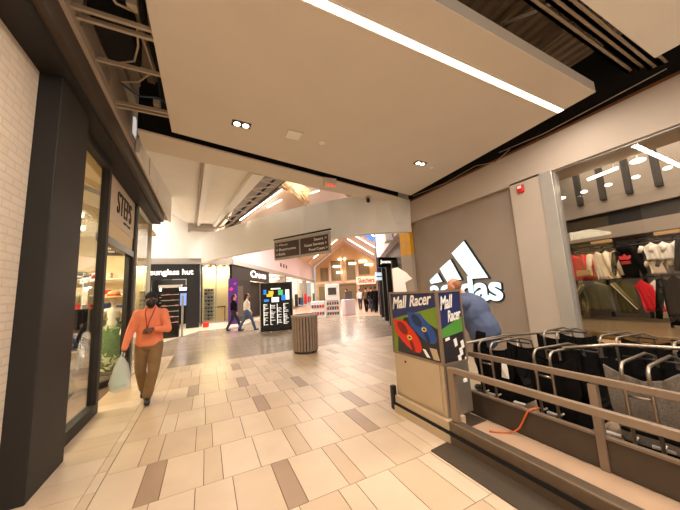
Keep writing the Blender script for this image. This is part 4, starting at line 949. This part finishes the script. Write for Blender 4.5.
def walker(x, y, yaw, label, top, bottom, hair, skin, h_=1.7, stride=.25, longhair=False, sitx=0):
    t = thing('person', (x,y,0), label, 'person'); s = h_/1.7
    c, s_ = math.cos(yaw), math.sin(yaw); f = V((-s_, c, 0)); a = V((c, s_, 0)); O = V((x,y,0))
    def q(dx, dy, dz): return O+a*dx*s+f*dy*s+Z*dz*s
    hd = q(0,.02,1.58); b = MB(); head(b, hd, f, s); b.cap(q(0,0,1.38), q(0,.01,1.5), .055*s, .05*s); b.cap(q(0,0,1.25), q(0,0,.92), .12*s, .11*s); b.cap(q(-.17,0,1.37), q(.17,0,1.37), .05*s, .05*s)
    ar = []
    for sd in (-1,1):
        e = q(sd*.24,-.02*sd,1.1); hn = q(sd*.24,.10*sd*stride*4+.04,.85); b.cap(q(sd*.19,0,1.36), e, .045*s, .038*s); b.cap(e, hn, .036*s, .026*s); hand(b, hn, (f*.2-Z), -a*sd, sd, s, .5); ar.append((q(sd*.19,0,1.36), e, hn))
    lg = []
    for sd in (-1,1):
        k = q(sd*.09,sd*stride*.5+.05,.5); an = q(sd*.08,sd*stride,.09); b.cap(q(sd*.09,0,.88), k, .085*s, .055*s); b.cap(k, an, .05*s, .034*s); lg.append((q(sd*.09,0,.88), k, an))
    blob('body', b, skin, t, .014, 1)
    b = MB(); b.cap(q(0,0,1.22), q(0,0,.95), .15*s, .15*s); b.cap(q(-.17,0,1.35), q(.17,0,1.35), .07*s, .07*s)
    for p0, e, hn in ar: b.cap(p0, e, .065*s, .055*s); b.cap(e, e.lerp(hn,.85), .05*s, .04*s)
    blob('top', b, top, t, .018, 2)
    b = MB(); b.ell(q(0,0,.9), (.15*s,.13*s,.12*s))
    for p0, k, an in lg: b.cap(p0, k, .1*s, .075*s); b.cap(k, an+Z*.03, .07*s, .06*s)
    blob('trousers', b, bottom, t, .018, 2)
    for p0, k, an in lg:
        b = MB(); b.cap(an-Z*.04, an-Z*.045+f*.14*s, .045*s, .035*s); b.build('shoe', M['shoe'], t, smooth=True)
    b = MB(); b.ell(hd+Z*.03-f*.02, (.083*s,.098*s,.092*s))
    if longhair: b.ell(hd-Z*.1-f*.06, (.08*s,.05*s,.17*s))
    b.build('hair', hair, t, smooth=True)
    return t
walker(1.66,13.1,R(-95),'person with long brown hair, white top and blue jeans striding right', M['whitef'], M['jeans'], M['hairD'], M['skinL'], 1.66, .34, True)
walker(1.15,13.6,R(-100),'person in dark clothes walking just behind the one in white', M['cloth'], M['denim'], M['hairD'], M['skinL'], 1.66, .3, True)
walker(4.1,18.5,R(150),'person in dark grey standing between directory and litter bin', M['cloth'], M['cloth'], M['hairD'], M['skinL'], 1.75, .1)
walker(4.75,18.9,R(150),'person in black just right of the one in dark grey', M['blackf'], M['denim'], M['hairD'], M['skinL'], 1.6, .1)
walker(10.15,16.7,R(-20),'far shopper in a brown coat, leftmost of the dark walking group', mat('brown_coat', (92,66,44), .9), M['cloth'], M['hairD'], M['skinL'], 1.72, .15)
walker(10.35,16.3,R(-20),'far shopper in a grey coat in the middle of the dark group', M['cloth'], M['denim'], M['hairD'], M['skinL'], 1.72, .12)
walker(10.2,15.6,R(-25),'far shopper in black, rightmost of the dark walking group', M['blackf'], M['cloth'], M['hairD'], M['skinD'], 1.75, .15)
walker(10.85,16.5,R(160),'far shopper in black partly behind the rightmost one', M['blackf'], M['denim'], M['hairD'], M['skinL'], 1.7, .1)
walker(11.0,19.0,R(-20),'distant shopper in pale top left of the dark group', M['lilac'], M['denim'], M['hairD'], M['skinL'], 1.65, .1)
walker(9.6,18.6,R(30),'distant shopper in grey near the white kiosk', M['greyf'], M['jeans'], M['hairD'], M['skinL'], 1.7, .12)
walker(12.2,19.6,R(10),'distant shopper in beige between the dark shoppers', M['beige'], M['denim'], M['hairG'], M['skinL'], 1.7, .12)

# ================================================================== PUSHCHAIR CORRAL
YE = -2.2
b = MB(); b.box(2.12,2.23,2.93,YE,0,.115); b.box(2.12,2.66,2.93,2.97,0,.075); b.box(2.23,2.70,YE,2.96,0,.06)
cr = thing('corral_base', (2.3,.5,0), 'long brown metal sill along the floor in front of the pushchairs', 'barrier')
b.build('plinth', M['sill'], cr)
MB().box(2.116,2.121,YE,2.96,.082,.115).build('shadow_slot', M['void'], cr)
b = MB(); b.box(2.12,2.23,YE,2.10,.115,.20); b.build('sill_beam', M['sill'], cr, bevel=.006)
b = MB(); b.box(2.12,2.36,2.11,2.95,.115,.20); b.build('pale_sill_beam', M['cab'], cr, bevel=.006)
b = MB(); b.box(2.108,2.119,2.10,2.96,.0,.082); b.build('pale_plinth', M['cab'], cr)
b = MB(); b.box(2.125,2.135,YE,2.10,.19,.205); b.build('edge_bead', M['railm'], cr)
MB().prism([(1.88,YE,.0),(1.88,2.12,.0),(2.12,2.14,.0),(2.12,YE,.0)], (0,0,.012)).build('ramp_plate', M['kick'], cr)
b = MB().box(2.10,2.16,2.96,3.02,.02,.30); b.build('end_bracket', M['black'], cr, bevel=.01)
tag(MB().box(2.235,2.698,YE,2.13,.06,.066).build('floor_strip', mat('corral_tile', (190,158,130), .4, var=.08, scale=3)), 'pinkish tiled strip between the two metal rails', 'floor strip')
# outer rail
t = thing('guard_rail', (2.2,1,.2), 'taupe outer guard rail running low beside the pale tiles', 'railing')
b = MB(); b.box(2.16,2.20,YE,2.10,.655,.705); b.build('rail', M['railm'], t, bevel=.004)
b = MB(); b.box(2.155,2.205,2.03,2.10,.20,.70); b.build('post', M['railm'], t, bevel=.004)
b = MB(); b.box(2.155,2.205,-1.2,-1.13,.20,.70); b.build('post', M['railm'], t, bevel=.004)
# inner rail
t = thing('guard_rail', (2.7,1,.06), 'taupe inner guard rail with a brown kick panel in front of the pushchairs', 'railing')
MB().box(2.70,2.74,YE,2.6,.695,.745).build('rail', M['railm'], t, bevel=.004)
MB().box(2.71,2.735,YE,2.6,.066,.30).build('kick_panel', M['kick'], t)
MB().box(2.70,2.745,YE,2.6,.30,.318).build('panel_cap', M['railm'], t)
for yy in (2.54,1.14,-.1,-1.4): MB().box(2.69,2.74,yy,yy+.055,.066,.685).build('post', M['railm'], t, bevel=.004)
# end rail
t = thing('end_rail', (3.9,2.42,0), 'thin pale tube rail from the poster box to the silver window frame', 'railing')
MB().tube([(2.72,2.42,.80),(3.6,2.46,.80),(4.4,2.44,.74),(5.17,2.42,.66)], .016).build('rail', M['chrome'], t, smooth=True)
for p in ((2.76,2.42,.8),(3.9,2.46,.78)): MB().tube([p,(p[0],p[1],0)], .014).build('post', M['chrome'], t, smooth=True)
# poster box
t = thing('ride_machine', (2.4,2.55,.2), 'Mall Racer kiosk with a taupe cabinet and illustrated poster panels', 'vending kiosk')
MB().box(2.17,2.50,2.16,2.96,.2,.72).build('cabinet', M['cab'], t, bevel=.006)
b = MB(); b.box(2.18,2.52,2.145,2.16,.2,.72); o = b.build('steel_side_panel', M['steel'], t)
MB().box(2.155,2.17,2.20,2.93,.235,.70).build('front_door', M['cab'], t, bevel=.004)
MB().box(2.145,2.155,2.72,2.74,.62,.64).build('lock', M['black'], t)
MB().box(2.42,2.47,2.135,2.145,.50,.53).build('sticker', M['paper'], o)
MB().box(2.18,2.50,2.17,2.95,.72,1.44).build('poster_core', M['bronze'], t)
b = MB()
b.box(2.155,2.185,2.14,2.165,.70,1.46); b.box(2.155,2.185,2.945,2.965,.70,1.46); b.box(2.155,2.18,2.165,2.945,1.435,1.46); b.box(2.155,2.18,2.165,2.945,.70,.725)
b.box(2.505,2.525,2.14,2.165,.70,1.46); b.box(2.185,2.505,2.14,2.165,1.435,1.46); b.box(2.185,2.505,2.14,2.165,.70,.72)
b.build('poster_frame', M['railm'], t)
def poster(org, right, w_, h_, layers, name):
    org, right = V(org), V(right); n = right.cross(Z)
    base = MB().prism([org, org+right*w_, org+right*w_+Z*h_, org+Z*h_], n*.004).build(name, M['blue'], t)
    for i, (nm, mk, pts) in enumerate(layers):
        MB().prism([org+n*(.004+.0009*i)+right*(x_*w_)+Z*(y_*h_) for x_, y_ in pts], n*.0009).build(nm, M[mk], base)
    return base
def ellp(cx, cy, rx, ry, a=0, n=18):
    return [(cx+rx*math.cos(2*math.pi*k/n)*math.cos(a)-ry*math.sin(2*math.pi*k/n)*math.sin(a), cy+rx*math.cos(2*math.pi*k/n)*math.sin(a)+ry*math.sin(2*math.pi*k/n)*math.cos(a)) for k in range(n)]
def car(cx, cy, c1, c2, sc_=1):
    a = R(-38)
    L_ = [('car_shape', c1, ellp(cx, cy, .31*sc_, .15*sc_, a)), ('car_shape', c1, [(cx-.31*sc_, cy+.24*sc_),(cx-.02*sc_, cy+.22*sc_),(cx+.17*sc_, cy+.0),(cx-.10*sc_, cy-.12*sc_),(cx-.27*sc_, cy+.02*sc_)]),
          ('car_cockpit', c2, ellp(cx-.11*sc_, cy+.11*sc_, .13*sc_, .075*sc_, a)), ('car_nose', c2, ellp(cx+.08*sc_, cy-.14*sc_, .035*sc_, .11*sc_, R(20))),
          ('car_badge', 'gold', ellp(cx+.035*sc_, cy-.02*sc_, .05*sc_, .038*sc_)), ('car_badge_mark', 'road', ellp(cx+.035*sc_, cy-.02*sc_, .026*sc_, .018*sc_))]
    return L_
pw, ph = .785, .71
pb = poster((2.18,2.945,.725), YN, pw, ph, [('grass','green',[(0,0),(1,0),(1,.80),(0,.56)]), ('track','road',[(.08,0),(1,0),(1,.45),(.62,.62),(.3,.6),(.12,.4)]),
   ]+car(.68,.46,'carB','carBd',.98)+car(.36,.30,'carR','carRd',1.08)+[('kerb','paper',[(.66,.14),(.72,.14),(.80,.03),(.73,.03)]),('cup','cab',[(.80,.18),(.93,.18),(.97,.02),(.86,.02)])], 'front_poster')
text('lettering', 'Mall', (2.170,2.92,1.24), (YN+Z*.10), Z, .29, .15, M['paper'], pb, depth=.004, bold=.02, shear=.3)
text('lettering', 'Racer', (2.170,2.59,1.28), (YN+Z*.10), Z, .36, .13, M['paper'], pb, depth=.004, bold=.02, shear=.3)
chk = []
for i in range(3):
    for j in range(3):
        if (i+j) % 2 == 0:
            x0_, y0_ = .50+.15*i+.06*j, .30-.12*j-.02*i; chk.append(('checker','paper',[(x0_,y0_),(x0_+.14,y0_+.02),(x0_+.18,y0_-.09),(x0_+.05,y0_-.11)]))
ps = poster((2.185,2.158,.725), X, .32, .71, [('grass','green2',[(0,.34),(1,.40),(1,.62),(0,.46)]),('track','road',[(0,0),(1,0),(1,.40),(0,.34)]),('pale_mark','paper',[(.14,.33),(.34,.35),(.36,.31),(.16,.29)])]+chk, 'side_poster')
text('lettering', 'Mall', (2.20,2.148,1.25), (X+Z*.12), Z, .19, .14, M['paper'], ps, depth=.004, bold=.02, shear=.3)
text('lettering', 'Racer', (2.29,2.148,1.12), (X+Z*.12), Z, .20, .12, M['paper'], ps, depth=.004, bold=.02, shear=.3)
# pale sheet behind the poster
sh = [(2.27,1.30),(2.27,1.775),(2.36,1.79),(2.50,1.72),(2.60,1.63),(2.47,1.58),(2.49,1.44),(2.49,1.30)]
b = MB().prism([(x_,3.0,z_) for x_, z_ in [(2.27,.2)]+sh[1:]+[(2.49,.2)]], (0,.012,0)); tag(b.build('pale_board', M['blotch']), 'pale pink torn-edged board standing behind the Mall Racer poster', 'board')
# cord
tag(MB().tube([(2.50,1.97,.074),(2.55,1.92,.074),(2.61,1.87,.076),(2.655,1.82,.09),(2.68,1.78,.13),(2.69,1.75,.19),(2.692,1.72,.25),(2.70,1.69,.31),(2.73,1.66,.332),(2.80,1.64,.33)], .008).build('orange_cord', M['orangec'], smooth=True), 'orange cord trailing over the brown kick panel onto the tiled strip', 'cord')

# pushchairs
def arc(c, r_, a0, a1, ux, uy, n=5):
    return [V(c)+V(ux)*r_*math.cos(a0+(a1-a0)*k/n)+V(uy)*r_*math.sin(a0+(a1-a0)*k/n) for k in range(n+1)]
def make_pushchair():
    t = empty('pushchair', (0,0,0))
    for y_ in (-.07,.07):      # side loop: upright, rounded corner, long top bar sloping down at the back
        pts = [V((0,y_,.16)),V((-.02,y_,.76))]+arc((.05,y_,.78), .07, math.pi, math.pi/2, X, Z)+[V((.55,y_,.84)),V((.78,y_,.78)),V((.90,y_,.40)),V((.95,y_,.10))]
        MB().tube(pts, .0125, 8).build('side_frame', M['chrome'], t, smooth=True)
        MB().tube([V((.02,y_,.30)),V((.5,y_,.34)),V((.92,y_,.30))], .010, 8).build('lower_bar', M['chrome'], t, smooth=True)
    MB().tube([V((0,-.07,.62)),V((0,.07,.62))], .010).build('cross_bar', M['chrome'], t, smooth=True)
    MB().tube([V((.50,-.2,.80)),V((.50,.2,.80))], .010).build('handle_bar', M['black'], t, smooth=True)
    # fabric seat: curved sling
    b = MB(); N = 8; path = [(.12,.80),(.16,.60),(.24,.42),(.38,.34),(.58,.36),(.70,.50),(.74,.74)]
    for i, (x_, z_) in enumerate(path):
        for j in range(N+1):
            s_ = j/N*2-1; b.v.append(V((x_, s_*.21, z_-.05*(1-s_*s_))))
    for i, (x_, z_) in enumerate(path):
        for j in range(N+1):
            s_ = j/N*2-1; b.v.append(V((x_+.02, s_*.21, z_-.05*(1-s_*s_)-.02)))
    W_ = N+1; S = len(path)*W_
    for i in range(len(path)-1):
        for j in range(N):
            a = i*W_+j; b.f.append([a,a+1,a+W_+1,a+W_]); b.f.append([S+a+1,S+a,S+a+W_,S+a+W_+1]); b.m += [0,0]
    for i in range(len(path)-1):
        for a in (i*W_, i*W_+N): b.f.append([a,a+W_,S+a+W_,S+a]); b.m.append(0)
    b.build('seat_sling', M['blackf'], t, smooth=True)
    b = MB(); b.prism([(.06,-.15,.26),(.06,.15,.26),(.08,.20,.50),(.11,.22,.80),(.11,.13,.75),(.11,.0,.71),(.11,-.10,.74),(.11,-.19,.81),(.08,-.22,.5)], (.03,0,0)); b.build('back_panel', M['blackf'], t, bevel=.01)
    b = MB(); b.prism([(.10,-.16,.16),(.80,-.16,.16),(.86,-.16,.36),(.06,-.16,.36)], (0,.32,0)); b.build('basket', M['cloth'], t, bevel=.01)
    for (x_, y_) in ((.05,-.19),(.05,.19),(.92,-.19),(.92,.19)):
        MB().prism([V((x_,y_-.015,.07))+V((.07*math.cos(k*math.pi/8),0,.07*math.sin(k*math.pi/8))) for k in range(16)], (0,.03,0)).build('wheel', M['shoe'], t)
    return t
pc = make_pushchair()
G = 'pushchairs parked behind the rails'
spots = [(2.83,2.15,R(2),'pushchair next to the Mall Racer poster box','n'),(2.84,1.57,R(-3),'pushchair second from the poster box, behind the white cloth scrap','n'),(2.84,.95,R(3),'pushchair third from the poster box, with a grey mesh back','g'),(2.84,.50,R(-2),'pushchair fourth from the poster box, near the right picture edge','n'),(2.9,-.05,R(2),'nearest pushchair at the right picture edge','n'),
  (3.95,2.05,R(4),'rear row pushchair nearest the end rail','n'),(3.98,1.5,R(-4),'rear row pushchair second from the end rail','n'),(3.96,.95,R(2),'rear row pushchair third from the end rail','n'),(3.98,.42,R(-3),'rear row pushchair nearest the right picture edge','n')]
for i, (x_, y_, a, lb, kd_) in enumerate(spots):
    if i == 0:
        o = pc; o.location = (x_,y_,0); o.rotation_euler = (0,0,a)
    else: o = dup(pc, (x_,y_,0), a)
    o['label'] = lb; o['category'] = 'pushchair'; o['group'] = G
    if kd_ == 'g':
        for c in kids(o):
            if c.name.startswith('back_panel'):
                c.data = c.data.copy(); c.data.materials[0] = M['greyf']
# crossing storage tube behind the handles
tag(MB().tube([(3.05,1.50,.86),(3.3,1.2,.90),(3.35,.8,.92),(3.3,.3,.95),(3.3,-.3,.97)], .017).build('long_tube', M['chrome'], smooth=True), 'long pale steel tube laid across the pushchair frames', 'tube')
b = MB().prism([(2.80,1.98,.52),(2.80,1.90,.52),(2.81,1.91,.62),(2.82,1.94,.72),(2.80,1.96,.70),(2.79,1.96,.62)], (.02,.01,0)); tag(b.build('white_cloth_scrap', M['paper'], bevel=.004), 'pointed white cloth scrap sticking up behind the inner rail', 'cloth')
random.seed(11)
wl = ['nearest the poster box','below the white cloth scrap','under the second pushchair','in front of the grey backed pushchair','under the fourth pushchair','nearest the right picture edge']
for i, (x_, y_) in enumerate(((2.84,2.22),(2.84,1.92),(2.86,1.62),(2.85,1.22),(2.88,.95),(2.9,.6))):
    b = MB(); b.prism([(x_,y_,.27),(x_+.02,y_-.11,.27),(x_+.06,y_-.10,.27),(x_+.05,y_+.01,.27)], (0,0,.02)); b.box(x_+.02,x_+.04,y_-.06,y_-.04,.0,.27)
    tag(b.build('white_footrest', M['mall_grey'], bevel=.004), 'small white plastic footrest of the parked row, '+wl[i], 'footrest')
